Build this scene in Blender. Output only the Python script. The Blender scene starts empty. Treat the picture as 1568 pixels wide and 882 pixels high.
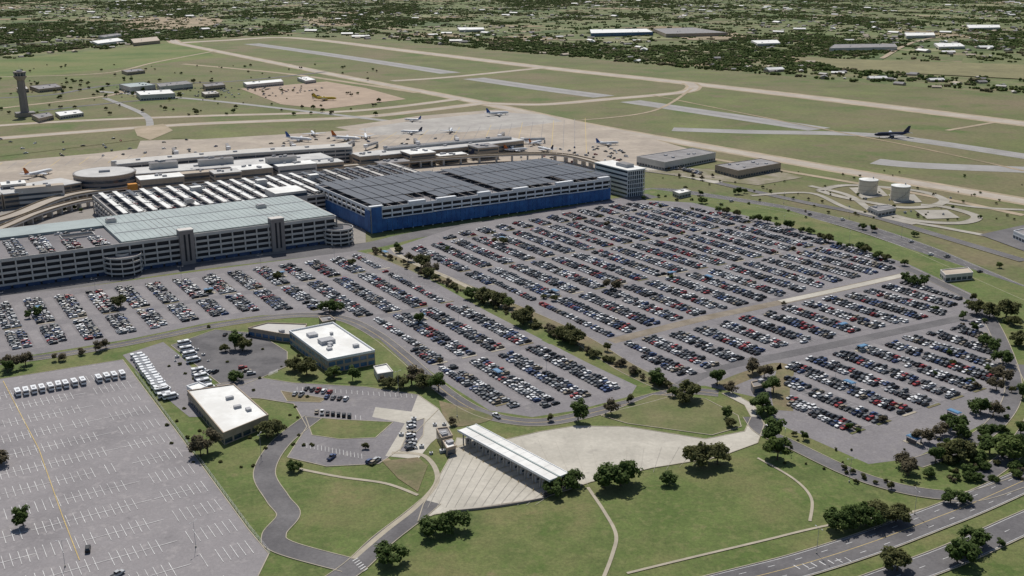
import bpy, bmesh, math, random
import numpy as np
from mathutils import Vector, noise, Matrix
random.seed(7); rng=np.random.default_rng(7)
scene=bpy.context.scene
H=200.0; F=1580.0; PH=math.atan(481/1580.0); CP,SP=math.cos(PH),math.sin(PH)
# survey helper: measured sight line -> world metres on the level z=h
def P(u,v,h=0.0):
    a=(u-784)/F; b=-(v-441)/F
    Y=CP+b*SP; Z=-SP+b*CP
    t=(H-h)/-Z
    return (a*t, Y*t)
E1=(.844,.536); E2=(-.536,.844)
def toG(p): return (p[0]*E1[0]+p[1]*E1[1], p[0]*E2[0]+p[1]*E2[1])
def fromG(a,b): return (a*E1[0]+b*E2[0], a*E1[1]+b*E2[1])
def GP(u,v,h=0): return toG(P(u,v,h))
def rectG(a0,a1,b0,b1): return [fromG(a0,b0),fromG(a1,b0),fromG(a1,b1),fromG(a0,b1)]

# ---------------------------------------------------------------- materials
MATS={}
def mat(name,c,var=.15,scale=.5,rough=.9,metal=0.,c2=None,scale2=.05,t2=.5,w2=.12,spec=.3,detail=4,obj=False,fine=None,transl=0):
    if name in MATS: return MATS[name]
    m=bpy.data.materials.new(name); m.use_nodes=True; nt=m.node_tree; N=nt.nodes; L=nt.links
    bs=N['Principled BSDF']; bs.inputs['Roughness'].default_value=rough; bs.inputs['Metallic'].default_value=metal
    bs.inputs['Specular IOR Level'].default_value=spec
    if obj:
        tc=N.new('ShaderNodeTexCoord').outputs['Object']
    else: tc=N.new('ShaderNodeNewGeometry').outputs['Position']
    def nz(s,d=detail,r=.6):
        n=N.new('ShaderNodeTexNoise'); n.inputs['Scale'].default_value=s; n.inputs['Detail'].default_value=d; n.inputs['Roughness'].default_value=r
        L.new(tc,n.inputs['Vector']); return n.outputs['Fac']
    def mr(o,a,b):
        n=N.new('ShaderNodeMapRange'); n.inputs['From Min'].default_value=a; n.inputs['From Max'].default_value=b; L.new(o,n.inputs['Value']); return n.outputs['Result']
    def mix(f,A,B):
        n=N.new('ShaderNodeMix'); n.data_type='RGBA'; L.new(f,n.inputs[0])
        for s,x in((6,A),(7,B)):
            if isinstance(x,tuple): n.inputs[s].default_value=(*x,1)
            else: L.new(x,n.inputs[s])
        return n.outputs[2]
    lo=tuple(max(0,x*(1-var)) for x in c); hi=tuple(min(1,x*(1+var)) for x in c)
    col=mix(mr(nz(scale),.3,.7),lo,hi)
    if c2:
        cs=c2 if isinstance(c2,list) else [(c2,scale2,t2,w2)]
        for (cc,s2,tt,ww) in cs: col=mix(mr(nz(s2,6),tt-ww,tt+ww),col,cc)
    if fine:
        n=N.new('ShaderNodeMix'); n.data_type='RGBA'; n.blend_type='MULTIPLY'; n.inputs[0].default_value=1
        L.new(col,n.inputs[6])
        g=mr(nz(fine[0],3,.8),.25,.75); mm=mix(g,(1-fine[1],)*3,(1+fine[1],)*3); L.new(mm,n.inputs[7]); col=n.outputs[2]
    L.new(col,bs.inputs['Base Color'])
    if transl:
        tr=N.new('ShaderNodeBsdfTranslucent'); L.new(col,tr.inputs['Color']); ms=N.new('ShaderNodeMixShader'); ms.inputs[0].default_value=transl
        L.new(bs.outputs[0],ms.inputs[1]); L.new(tr.outputs[0],ms.inputs[2]); L.new(ms.outputs[0],N['Material Output'].inputs['Surface'])
    MATS[name]=m; return m
ground_m=mat('grassland',(.115,.135,.048),.3,.012,c2=[((.20,.165,.095),.005,.56,.08),((.078,.108,.03),.015,.55,.08),((.16,.15,.07),.05,.64,.08)],fine=(.3,.35))
lawn_m=mat('lawn',(.095,.128,.034),.22,.05,c2=[((.16,.15,.062),.022,.55,.1),((.075,.112,.025),.04,.57,.08),((.2,.165,.085),.05,.69,.07),((.13,.145,.05),.25,.58,.08)],fine=(.9,.35))
dry_m=mat('dry_grass',(.18,.145,.085),.2,.08,c2=[((.105,.118,.045),.05,.54,.12)],fine=(.7,.3))
dirt_m=mat('tan_dirt',(.33,.25,.17),.2,.02,c2=(.2,.17,.10),scale2=.015,fine=(.2,.2))
airfield_m=mat('airfield_grass',(.118,.13,.045),.25,.01,c2=[((.165,.135,.076),.0045,.51,.08),((.085,.118,.03),.009,.56,.09),((.15,.122,.07),.03,.62,.1)],fine=(.2,.3))
lot_m=mat('parking_pavement',(.20,.187,.193),.12,.04,c2=[((.145,.137,.143),.02,.58,.1),((.235,.22,.215),.2,.64,.1)],fine=(.9,.2))
elot_m=mat('empty_lot_pavement',(.25,.233,.237),.08,.03,c2=[((.20,.187,.192),.03,.54,.1),((.285,.265,.265),.25,.62,.08),((.165,.155,.158),.12,.72,.05)],fine=(1.0,.14))
asph_m=mat('road_asphalt',(.15,.143,.145),.12,.05,c2=(.105,.10,.104),scale2=.04,fine=(.8,.2))
dasph_m=mat('dark_asphalt',(.10,.096,.10),.15,.08,c2=(.14,.133,.135),scale2=.08,fine=(.8,.15))
conc_m=mat('pale_concrete',(.47,.44,.38),.08,.06,c2=[((.385,.36,.31),.045,.5,.12),((.33,.305,.27),.15,.68,.07)],fine=(.5,.12))
walk_m=mat('sidewalk',(.36,.32,.25),.15,.2)
tax_m=mat('taxiway_shoulder',(.37,.295,.215),.12,.02,c2=(.28,.23,.155),scale2=.03,fine=(.15,.15))
taxc_m=mat('taxiway_concrete',(.40,.355,.30),.1,.03,c2=(.33,.285,.24),scale2=.02,fine=(.15,.12))
apron_m=mat('apron_concrete',(.38,.325,.265),.1,.015,c2=[((.31,.265,.22),.02,.5,.1),((.25,.225,.195),.06,.66,.06)],fine=(.12,.15))
gapron_m=mat('apron_grey',(.38,.36,.33),.08,.02,c2=(.31,.29,.27),scale2=.03,fine=(.1,.12))
runway_m=mat('runway',(.32,.31,.30),.08,.02,c2=(.25,.24,.23),scale2=.02,fine=(.1,.12))
white_line=mat('white_paint',(.58,.58,.57),.25,.5)
yellow_line=mat('yellow_paint',(.5,.38,.16),.2,.6)
stucco=mat('garage_concrete',(.62,.59,.55),.08,.1,c2=(.52,.49,.46),scale2=.1)
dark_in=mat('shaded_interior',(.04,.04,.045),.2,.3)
tower_c=mat('brown_concrete',(.29,.255,.24),.1,.2)
mroof=mat('metal_roof',(.32,.37,.36),.06,.03,rough=.5,c2=(.26,.30,.295),scale2=.06,fine=(.6,.08))
wroof=mat('white_membrane',(.74,.74,.715),.05,.1,rough=.6,c2=[((.62,.61,.58),.07,.5,.1),((.5,.48,.44),.25,.7,.06)])
groof=mat('grey_roof',(.27,.26,.26),.1,.1,c2=(.19,.18,.18),scale2=.08,fine=(.6,.12))
troof=mat('tan_roof',(.42,.36,.29),.1,.1)
panel=mat('solar_panel',(.055,.058,.07),.2,.3,rough=.4,spec=.4)
bluescr=mat('blue_screen',(.05,.155,.38),.2,.06,rough=.6,c2=(.035,.10,.28),scale2=.15)
glass=mat('dark_glass',(.04,.06,.085),.25,.2,rough=.15,spec=.6)
bglass=mat('blue_glass',(.06,.14,.26),.3,.15,rough=.2,spec=.6)
whitep=mat('white_metal',(.72,.73,.74),.04,.3,rough=.4)
steel=mat('galvanised_steel',(.33,.34,.35),.1,1,rough=.5,metal=.3)
tankm=mat('tank_cream',(.66,.60,.50),.05,.3)
brick=mat('tan_brick',(.38,.31,.24),.12,.5)
tire=mat('tire_rubber',(.02,.02,.02),.1,2)
cglass=mat('car_glass',(.02,.024,.03),.1,1,rough=.1,spec=.7,obj=True)
blueroof=mat('blue_roof',(.10,.22,.36),.08,.5,rough=.5)
redm=mat('red_paint',(.5,.03,.025),.1,.5)
hvac=mat('hvac_grey',(.40,.40,.41),.1,.5)
bark=mat('bark',(.09,.07,.05),.2,2,obj=True)

# ---------------------------------------------------------------- mesh builder
class MB:
    def __init__(s): s.v=[]; s.f=[]; s.mi=[]; s.m=[]
    def mid(s,m):
        if m not in s.m: s.m.append(m)
        return s.m.index(m)
    def add(s,vs,fs,m):
        o=len(s.v); s.v+=[tuple(x) for x in vs]; k=s.mid(m)
        for f in fs: s.f.append([i+o for i in f]); s.mi.append(k)
    def prism(s,poly,z0,z1,m,top=None,bottom=False):
        n=len(poly)
        vs=[(x,y,z0) for x,y in poly]+[(x,y,z1) for x,y in poly]
        s.add(vs,[[i,(i+1)%n,(i+1)%n+n,i+n] for i in range(n)],m)
        s.add([(x,y,z1) for x,y in poly],[list(range(n))],top or m)
        if bottom: s.add([(x,y,z0) for x,y in poly],[list(range(n))[::-1]],m)
    def ebox(s,p0,p1,o0,o1,z0,z1,m,e0=0,e1=0,top=None):
        dx,dy=p1[0]-p0[0],p1[1]-p0[1]; l=math.hypot(dx,dy) or 1; dx/=l; dy/=l; nx,ny=dy,-dx # outward for ccw
        a=(p0[0]-dx*e0,p0[1]-dy*e0); b=(p1[0]+dx*e1,p1[1]+dy*e1)
        poly=[(a[0]+nx*o1,a[1]+ny*o1),(b[0]+nx*o1,b[1]+ny*o1),(b[0]+nx*o0,b[1]+ny*o0),(a[0]+nx*o0,a[1]+ny*o0)]
        s.prism(poly,z0,z1,m,top,True)
    def box(s,c,sz,rot,m,z0,top=None):
        cx,cy=c; hx,hy,h=sz[0]/2,sz[1]/2,sz[2]; ca,sa=math.cos(rot),math.sin(rot)
        poly=[(cx+x*ca-y*sa,cy+x*sa+y*ca) for x,y in((-hx,-hy),(hx,-hy),(hx,hy),(-hx,hy))]
        s.prism(poly,z0,z0+h,m,top,True)
    def cyl(s,c,r,z0,z1,m,n=16,r1=None,top=None):
        r1=r if r1 is None else r1
        v0=[(c[0]+r*math.cos(t),c[1]+r*math.sin(t),z0) for t in [i*2*math.pi/n for i in range(n)]]
        v1=[(c[0]+r1*math.cos(t),c[1]+r1*math.sin(t),z1) for t in [i*2*math.pi/n for i in range(n)]]
        s.add(v0+v1,[[i,(i+1)%n,(i+1)%n+n,i+n] for i in range(n)],m)
        s.add(v1,[list(range(n))],top or m); s.add(v0,[list(range(n))[::-1]],m)
    def tube(s,p0,p1,r0,r1,m,n=6):
        p0,p1=Vector(p0),Vector(p1); d=(p1-p0).normalized(); x=d.orthogonal().normalized(); y=d.cross(x)
        vs=[p0+(x*math.cos(t)+y*math.sin(t))*r0 for t in [i*2*math.pi/n for i in range(n)]]+[p1+(x*math.cos(t)+y*math.sin(t))*r1 for t in [i*2*math.pi/n for i in range(n)]]
        s.add(vs,[[i,(i+1)%n,(i+1)%n+n,i+n] for i in range(n)]+[list(range(n))[::-1],list(range(n,2*n))],m)
    def mesh(s,name,origin=(0,0,0)):
        me=bpy.data.meshes.new(name)
        me.from_pydata([(x-origin[0],y-origin[1],z-origin[2]) for x,y,z in s.v],[],s.f)
        for m in s.m: me.materials.append(m)
        me.polygons.foreach_set('material_index',s.mi); me.update(); return me
    def obj(s,name,origin=None,coll=None):
        if origin is None:
            a=np.array(s.v); c=(a.min(0)+a.max(0))/2; origin=(float(c[0]),float(c[1]),0.)
        o=bpy.data.objects.new(name,s.mesh(name,origin)); o.location=origin
        (coll or scene.collection).objects.link(o); return o
def catmull(pts,n=8):
    if len(pts)<3: return pts
    p=[pts[0]]+list(pts)+[pts[-1]]; out=[]
    for i in range(1,len(p)-2):
        a,b,c,d=[np.array(q) for q in p[i-1:i+3]]
        for k in range(n):
            t=k/n; out.append(tuple(.5*((2*b)+(-a+c)*t+(2*a-5*b+4*c-d)*t*t+(-a+3*b-3*c+d)*t**3)))
    out.append(tuple(pts[-1])); return out
LAYER=[0]; DZ=.0045
def nz(): LAYER[0]+=1; return LAYER[0]*DZ
def sheet(name,px,m,kerb=None,smooth=False,world=False):
    pts=px if world else [P(*p) for p in px]
    if smooth:
        q=catmull([*pts,pts[0]],6)[:-1]; pts=q
    ar=sum(pts[i][0]*pts[(i+1)%len(pts)][1]-pts[(i+1)%len(pts)][0]*pts[i][1] for i in range(len(pts)))
    if ar<0: pts=pts[::-1]
    z=nz(); b=MB(); b.add([(x,y,z) for x,y in pts],[list(range(len(pts)))],m)
    if kerb:
        for i in range(len(pts)):
            b.ebox(pts[i],pts[(i+1)%len(pts)],-.2,.2,z-.1,z+.13+.002*(i%2),kerb)
    b.obj(name,(0,0,0)); return z,pts
def offs(pts,o):
    out=[]
    for i in range(len(pts)):
        a=pts[max(0,i-1)]; c=pts[min(len(pts)-1,i+1)]; dx,dy=c[0]-a[0],c[1]-a[1]; l=math.hypot(dx,dy) or 1
        out.append((pts[i][0]-dy/l*o,pts[i][1]+dx/l*o))
    return out
def strip(b,pts,o0,o1,z,m,dash=None):
    A=offs(pts,o0);B=offs(pts,o1)
    for i in range(len(pts)-1):
        if dash and i%dash: continue
        b.add([(*A[i],z),(*A[i+1],z),(*B[i+1],z),(*B[i],z)],[[0,1,2,3]],m)
def resample(pts,d):
    out=[pts[0]]; acc=0
    for i in range(1,len(pts)):
        a=np.array(pts[i-1]);c=np.array(pts[i]); l=np.linalg.norm(c-a); t=d-acc
        while t<l: out.append(tuple(a+(c-a)*t/l)); t+=d
        acc=(l-(t-d))
    out.append(pts[-1]); return out
def road(name,px,w,m,kerb=False,center=None,edge=None,lanes=None,smooth=True,side=None):
    pts=[P(*p) for p in px]
    if smooth: pts=catmull(pts,8)
    z=nz(); b=MB(); strip(b,pts,-w/2,w/2,z,m)
    if kerb or side:
        for sgn in(-1,1):
            A=offs(pts,sgn*w/2)
            for i in range(len(A)-1): b.ebox(A[i],A[i+1],-.17,.17,z-.1,z+.13+.002*(i%2),walk_m)
    z2=nz(); r=resample(pts,3)
    if m is tax_m and w>22: strip(b,pts,-w*.3,w*.3,z2,taxc_m); z2=nz()
    if m is runway_m and w>40:
        strip(b,pts,-w*.16,w*.16,z2,mat('runway_rubber',(.25,.24,.235),.1,.02,fine=(.1,.2))); z2=nz()
    if center: strip(b,r,-.12,.12,z2,center)
    if edge:
        strip(b,r,-w/2+.7,-w/2+.88,z2,edge); strip(b,r,w/2-.88,w/2-.7,z2,edge)
    if lanes:
        for o in lanes: strip(b,r,o-.1,o+.1,z2,white_line,4)
    b.obj(name,(0,0,0)); return z,pts
def inpoly(x,y,poly):
    c=False; n=len(poly); j=n-1
    for i in range(n):
        xi,yi=poly[i];xj,yj=poly[j]
        if (yi>y)!=(yj>y) and x<(xj-xi)*(y-yi)/(yj-yi)+xi: c=not c
        j=i
    return c

# ---------------------------------------------------------------- ground
b=MB(); S=60000
b.add([(-S,-3000,0),(S,-3000,0),(S,S,0),(-S,S,0)],[[0,1,2,3]],ground_m); b.obj('ground',(0,0,0))

AF=[(-250,110),(0,98),(120,82),(250,62),(420,54),(600,62),(900,90),(1100,108),(1300,124),(1568,146),(1800,170),(1800,330),(1568,430),(1400,372),(1200,315),(1000,290),(940,290),(560,330),(0,400),(-250,430)]
z,AFW=sheet('airfield_grass',AF,airfield_m)
# far fields
ffc=[mat('field_green',(.098,.14,.038),.25,.01,c2=(.13,.14,.055),scale2=.01,fine=(.05,.3)),mat('field_tan',(.27,.205,.125),.2,.01,c2=(.19,.16,.085),scale2=.01,fine=(.05,.25)),mat('field_olive',(.14,.145,.06),.2,.01,c2=(.10,.125,.042),scale2=.012,fine=(.05,.3)),mat('field_dark',(.07,.10,.03),.25,.01,fine=(.05,.35)),dirt_m,mat('field_pale',(.20,.20,.10),.2,.01,fine=(.05,.2))]
fb=MB()
for i in range(620):
    Y=random.uniform(1700,9800); X=random.uniform(-.56,.56)*Y
    if inpoly(X,Y,AFW): continue
    w=random.uniform(60,460);d=random.uniform(50,380);r=random.choice([.57,.57,.3,1.1]); 
    ca,sa=math.cos(r),math.sin(r); pl=[]
    for x,y in((-1,-.8),(-.2,-1.1),(1,-1),(1.1,.1),(.9,1),(-.1,.85),(-1.1,.9)):
        x*=w/2*random.uniform(.75,1.15);y*=d/2*random.uniform(.85,1.1); pl.append((X+x*ca-y*sa,Y+x*sa+y*ca))
    if any(inpoly(*q,AFW) for q in pl): continue
    zz=.01+.002*i
    fb.add([(x,y,zz) for x,y in pl],[list(range(7))],random.choices(ffc,[5,1.6,5,4,1.1,2])[0])
fb.obj('farm_fields',(0,0,0))
LAYER[0]=290
for i,pl in enumerate([[(0,26),(200,22),(420,20),(600,17)],[(560,18),(900,27),(1200,40),(1568,52)],[(200,32),(320,30),(330,40),(300,44),(180,46)],[(700,60),(1000,62),(1300,58),(1568,70)],[(1100,90),(1230,60),(1270,42),(1300,30)],[(930,72),(1150,84),(1568,112)],[(0,70),(150,60),(300,50),(480,35)],[(300,10),(700,14),(1100,9)],[(800,30),(1000,20),(1300,12)],[(1350,90),(1420,60),(1568,45)],[(0,44),(160,36),(400,40)]]):
    road('country_road',pl,13,tax_m if i%2 else asph_m)
sheet('dirt_clearing',[(195,30),(240,27),(330,28),(335,36),(280,44),(190,44)],dirt_m,smooth=True)
sheet('dirt_clearing',[(470,30),(540,32),(530,40),(480,38)],dirt_m,smooth=True)
sheet('dirt_clearing',[(1000,48),(1110,47),(1165,60),(1060,62)],dirt_m)
sheet('field',[(1215,42),(1270,40),(1290,58),(1225,58)],ffc[0])
strawf=[P(*q) for q in [(1200,88),(1568,100),(1568,122),(1300,108)]]
sheet('field',strawf,mat('field_straw',(.18,.165,.08),.2,.01,fine=(.05,.2)),world=True)
meadow=[P(*q) for q in [(300,62),(0,92),(-100,100),(0,122),(150,108),(330,88)]]
LAYER[0]=10
sheet('field',meadow,mat('meadow',(.095,.14,.032),.2,.006,c2=(.15,.155,.055),scale2=.006,fine=(.1,.2)),world=True)
# airfield pavements
road('taxiway',[(270,66),(400,92),(540,120),(730,156),(870,186),(1000,210),(1250,254),(1650,322)],34,tax_m)
road('taxiway',[(270,66),(340,62),(450,58),(640,80),(830,103),(1050,127),(1300,156),(1700,206)],55,tax_m,center=yellow_line)
road('taxiway',[(250,52),(270,66)],40,tax_m)
road('runway',[(385,67),(520,86),(690,112)],50,runway_m)
road('runway',[(725,120),(820,134),(925,148)],50,runway_m)
road('runway',[(965,155),(1100,175),(1255,198)],45,runway_m)
road('runway',[(1030,198),(1150,202),(1300,205),(1400,214),(1650,252)],34,runway_m,center=white_line)
road('runway',[(1340,247),(1420,254),(1650,263)],38,runway_m)
road('taxiway',[(600,124),(690,118),(830,104)],26,tax_m)
road('taxiway',[(735,158),(830,160),(930,152),(1040,142),(1062,134),(1055,127)],30,tax_m)
road('taxiway',[(-50,216),(100,204),(300,190),(540,180),(660,168),(740,158)],30,tax_m)
road('taxiway',[(-50,196),(100,186),(300,178),(540,170),(700,152)],23,tax_m)
road('taxiway',[(280,98),(430,112),(560,130),(640,142)],16,tax_m)
road('taxiway',[(150,140),(300,152),(430,166),(600,186)],14,runway_m)
road('airport_service_road',[(0,150),(80,145),(180,130),(350,125),(500,110)],12,asph_m)
road('airport_service_road',[(160,150),(220,175),(230,195)],10,runway_m)
road('airport_service_road',[(0,118),(160,112),(240,95),(330,78)],10,tax_m)
road('airport_service_road',[(60,170),(150,160),(260,150)],10,asph_m)
road('airport_service_road',[(0,166),(70,158),(170,146),(190,138)],12,tax_m)
road('airport_service_road',[(1000,228),(1200,262),(1400,296),(1568,330)],9,tax_m)
road('airport_service_road',[(1000,146),(1200,186),(1400,225),(1568,262)],5,dirt_m)
road('runway_exit',[(870,186),(1000,170),(1060,135)],6,tax_m)
road('runway_exit',[(1450,200),(1520,188)],8,tax_m)
sheet('cargo_apron',[(368,136),(500,125),(560,135),(622,152),(500,167),(430,160)],mat('pink_apron',(.36,.275,.205),.08,.02,c2=(.31,.235,.175),scale2=.03,fine=(.1,.12)))
sheet('terminal_apron',[(-120,310),(-120,256),(0,248),(150,235),(210,228),(215,216),(330,212),(450,203),(540,192),(640,178),(760,168),(860,180),(1000,213),(1060,230),(990,250),(960,262),(830,262),(500,300)],apron_m)
sheet('grey_apron',[(548,198),(640,184),(760,172),(835,176),(862,186),(780,197),(660,206),(580,207)],gapron_m)
sheet('airfield_lawn',[(262,212),(330,204),(500,192),(535,200),(400,208),(300,214)],airfield_m)
sheet('airfield_lawn',[(0,240),(100,228),(215,214),(180,212),(60,220),(0,226)],airfield_m)
sheet('taxiway_pavement',[(230,215),(265,200),(250,190),(205,196),(210,208)],tax_m)
jb=MB(); zj=nz()
for i in range(22):
    A=P(560+i*16,206-i*1.2); B=P(520+i*18,222+i*.6); jb.ebox(A,B,-.3,.3,zj,zj+.01,yellow_line if i%3==0 else groof)
for i in range(26):
    A=P(-40+i*22,252-i*1.3); B=P(-55+i*22,263-i*1.3); jb.ebox(A,B,-.3,.3,zj,zj+.01+.0005*i,groof if i%2 else yellow_line)
jb.obj('apron_markings',(0,0,0))
sheet('concrete_plaza',[(-100,420),(-100,300),(120,290),(480,262),(560,330),(560,372),(0,447)],mat('plaza_pavement',(.24,.22,.20),.12,.04,fine=(.4,.15)))  # mid grey-brown paving with random mottling over the whole plaza

# right-hand side roads
road('airport_road',[(940,300),(1010,292),(1090,302),(1200,320),(1300,344),(1400,377),(1480,411),(1640,480)],22,dasph_m,center=conc_m,edge=white_line,lanes=[-5,5],kerb=True)
road('airport_service_road',[(990,262),(1060,272),(1140,290),(1240,312),(1330,330),(1440,362),(1568,400)],10,asph_m,kerb=True)
road('taxiway',[(900,248),(1010,262),(1100,280)],14,conc_m)
sheet('service_pavement',[(985,262),(1060,258),(1110,262),(1190,262),(1230,272),(1160,284),(1080,275)],mat('tan_paving',(.27,.235,.19),.12,.03,c2=(.16,.15,.08),scale2=.05,fine=(.3,.15)))
dp=mat('depot_concrete',(.36,.335,.295),.1,.06,c2=(.28,.26,.22),scale2=.05,fine=(.4,.12))
road('service_drive',[(1255,292),(1300,284),(1400,292),(1445,306),(1425,316),(1380,318),(1330,310),(1280,300),(1255,292)],9,dp,kerb=True)
road('service_drive',[(1340,322),(1400,338),(1470,342),(1495,332),(1450,318),(1410,314)],9,dp,kerb=True)
sheet('service_pavement',[(1300,288),(1345,286),(1360,300),(1320,305)],dp)
sheet('service_pavement',[(1360,298),(1400,298),(1412,310),(1370,312)],dp)
sheet('service_pavement',[(1400,322),(1450,322),(1470,334),(1420,336)],dp)
road('service_drive',[(1240,285),(1300,300),(1350,330),(1450,350),(1568,372)],7,dp)
road('service_drive',[(1440,310),(1500,318),(1568,322)],7,dp)
road('service_drive',[(1150,300),(1240,296),(1300,320),(1400,344)],6,dp)
sheet('service_pavement',[(1500,360),(1568,345),(1700,380),(1700,400),(1568,385)],asph_m)

# near lawn and lots
z,_=sheet('lawn',[(-150,470),(-150,1000),(1800,1000),(1800,500),(1568,440),(1480,410),(1200,320),(1000,290),(900,305),(560,375),(0,455)],lawn_m)
road('garage_road',[(-80,462),(100,438),(300,409),(545,380),(640,360),(800,334),(940,309),(1000,300)],19,asph_m)
zW,_=sheet('parking_lot_pavement',[(-120,466),(100,444),(300,417),(545,385),(585,395),(660,430),(750,480),(860,538),(975,592),(965,608),(880,630),(815,640),(750,630),(690,592),(630,548),(580,508),(530,486),(470,482),(400,484),(320,495),(200,520),(60,543),(-120,568)],lot_m)
zE,_=sheet('parking_lot_pavement',[(585,386),(700,348),(950,305),(1060,311),(1200,345),(1390,405),(1490,452),(1530,510),(1555,590),(1510,648),(1400,703),(1330,712),(1190,650),(1160,610),(1080,592),(1000,590),(880,525),(750,460),(640,410)],lot_m)
road('lot_median',[(572,386),(650,417),(760,462),(880,516),(960,565),(1035,600)],12,dry_m,side=True)
road('lot_median',[(600,380),(622,398),(700,432),(770,470)],4,walk_m)
road('lot_median',[(1105,592),(1150,574),(1200,562),(1195,600),(1200,630)],9,dry_m)
road('lot_path',[(935,524),(1080,488),(1200,463),(1388,421)],8,mat('lot_lane',(.24,.205,.165),.15,.05,c2=(.17,.14,.10),scale2=.08,fine=(.5,.15)))
road('concrete_path',[(1196,463),(1290,443),(1388,421)],6,conc_m)
road('lot_lane',[(1030,598),(1100,565),(1200,545),(1320,520),(1500,482)],8,asph_m)
# perimeter roads
road('perimeter_road',[(-100,567),(60,549),(180,530),(250,516),(330,500),(420,487),(480,484),(530,491),(575,513),(620,548),(665,588),(720,626),(780,645),(850,646),(960,620),(1040,601),(1100,604)],8,asph_m,kerb=True,center=yellow_line)
road('perimeter_road',[(1380,408),(1450,440),(1500,470),(1535,530),(1552,600),(1520,655),(1460,690),(1400,712)],8,asph_m,kerb=True)
road('perimeter_road',[(1568,560),(1590,620),(1555,690),(1500,735)],8,asph_m,kerb=True)
sheet('empty_parking_lot',[(-150,608),(0,582),(25,578),(188,552),(205,575),(300,702),(380,812),(412,850),(395,885),(330,960),(-150,1000)],elot_m,kerb=walk_m)
sheet('depot_pavement',[(188,545),(250,525),(275,545),(330,600),(345,640),(290,640),(268,622),(215,575)],lot_m)
sheet('staff_lot',[(262,530),(330,506),(395,512),(440,540),(440,562),(400,580),(370,592),(338,590),(300,560)],dasph_m,kerb=walk_m)
sheet('staff_lot',[(330,590),(400,580),(450,588),(560,594),(640,606),(672,628),(650,650),(612,690),(580,712),(500,716),(440,702),(470,655),(450,620),(400,612),(360,610)],lot_m,kerb=walk_m)
sheet('concrete_drive',[(640,606),(672,628),(690,655),(660,680),(640,705),(590,700),(620,650),(570,640),(575,625),(630,632)],conc_m)
sheet('drive_island',[(632,648),(650,642),(648,668),(625,695),(612,692)],lot_m,kerb=walk_m)
sheet('lawn',[(468,640),(520,644),(602,648),(575,672),(520,674),(478,668)],lawn_m,kerb=walk_m)
sheet('lawn',[(430,600),(500,612),(490,618),(440,616)],dry_m,kerb=walk_m)
sheet('lawn',[(545,515),(580,520),(640,575),(625,588),(560,590),(500,588),(450,580),(470,560),(575,560)],lawn_m)
sheet('plaza_concrete',[(640,800),(648,775),(690,700),(700,672),(760,678),(830,662),(880,654),(960,655),(1080,674),(1140,662),(1150,640),(1140,622),(1105,604),(1120,602),(1155,622),(1170,652),(1160,680),(1100,702),(1000,718),(905,740),(830,765),(740,778),(665,790)],conc_m,kerb=walk_m)
sheet('dry_lawn',[(672,615),(755,640),(700,655),(680,640)],dry_m,smooth=True)
straw=mat('straw_grass',(.155,.145,.068),.15,.05,c2=(.105,.125,.042),scale2=.04,fine=(.8,.28))
sheet('dry_lawn',[(920,638),(1000,606),(1080,612),(1130,638),(1135,655),(1090,668),(960,650)],straw,kerb=walk_m,smooth=False)
road('access_road',[(480,640),(430,680),(405,725),(425,765),(442,790),(420,820),(435,840),(535,868)],9,asph_m,kerb=True)
road('access_road',[(500,900),(545,868),(585,830),(630,795),(660,770)],9,asph_m,kerb=True)
road('sidewalk',[(540,858),(590,815),(640,775),(670,735),(650,700),(600,695)],2.2,walk_m)
road('sidewalk',[(450,718),(520,732),(590,742),(640,760)],1.6,walk_m)
road('sidewalk',[(590,705),(610,720),(632,745)],3,dirt_m)
sheet('dry_lawn',[(585,708),(640,702),(655,715),(640,755),(610,735)],dry_m)
road('sidewalk',[(900,748),(925,785),(943,820),(938,850),(922,892)],1.4,walk_m)
road('sidewalk',[(1160,703),(1215,735),(1242,765),(1240,800)],1.2,walk_m)
road('sidewalk',[(960,880),(1050,858),(1160,832),(1270,806),(1400,785),(1510,755)],1.2,walk_m)
road('perimeter_road',[(1150,640),(1168,662),(1210,682),(1300,725),(1370,748),(1440,760),(1500,760),(1600,725)],8,asph_m,kerb=True)
road('main_road',[(1000,925),(1130,892),(1230,866),(1330,834),(1420,800),(1500,768),(1640,705)],14,asph_m,kerb=True,center=yellow_line,edge=white_line,lanes=[-3.4,3.4])
road('main_road',[(1250,930),(1350,893),(1460,852),(1568,803),(1700,745)],12,asph_m,kerb=True,edge=white_line,lanes=[0])

# markings ------------------------------------------------
mk=MB(); zmk=LAYER[0]*DZ+.02
def linew(p,q,w,m,z=None):
    z=zmk if z is None else z
    dx,dy=q[0]-p[0],q[1]-p[1]; l=math.hypot(dx,dy) or 1; nx,ny=-dy/l*w/2,dx/l*w/2
    mk.add([(p[0]+nx,p[1]+ny,z),(p[0]-nx,p[1]-ny,z),(q[0]-nx,q[1]-ny,z),(q[0]+nx,q[1]+ny,z)],[[0,1,2,3]],m)
EL=[P(*p) for p in [(-150,618),(0,592),(180,565),(200,592),(290,710),(365,812),(395,850),(330,950),(-150,990)]]
ga=[toG(p) for p in EL]; a0,a1=min(a for a,_ in ga),max(a for a,_ in ga); b0,b1=min(c for _,c in ga),max(c for _,c in ga)
wornp=mat('worn_paint',(.66,.655,.64),.25,.4,c2=(.38,.365,.365),scale2=.12,t2=.62)
bb=b0
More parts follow.
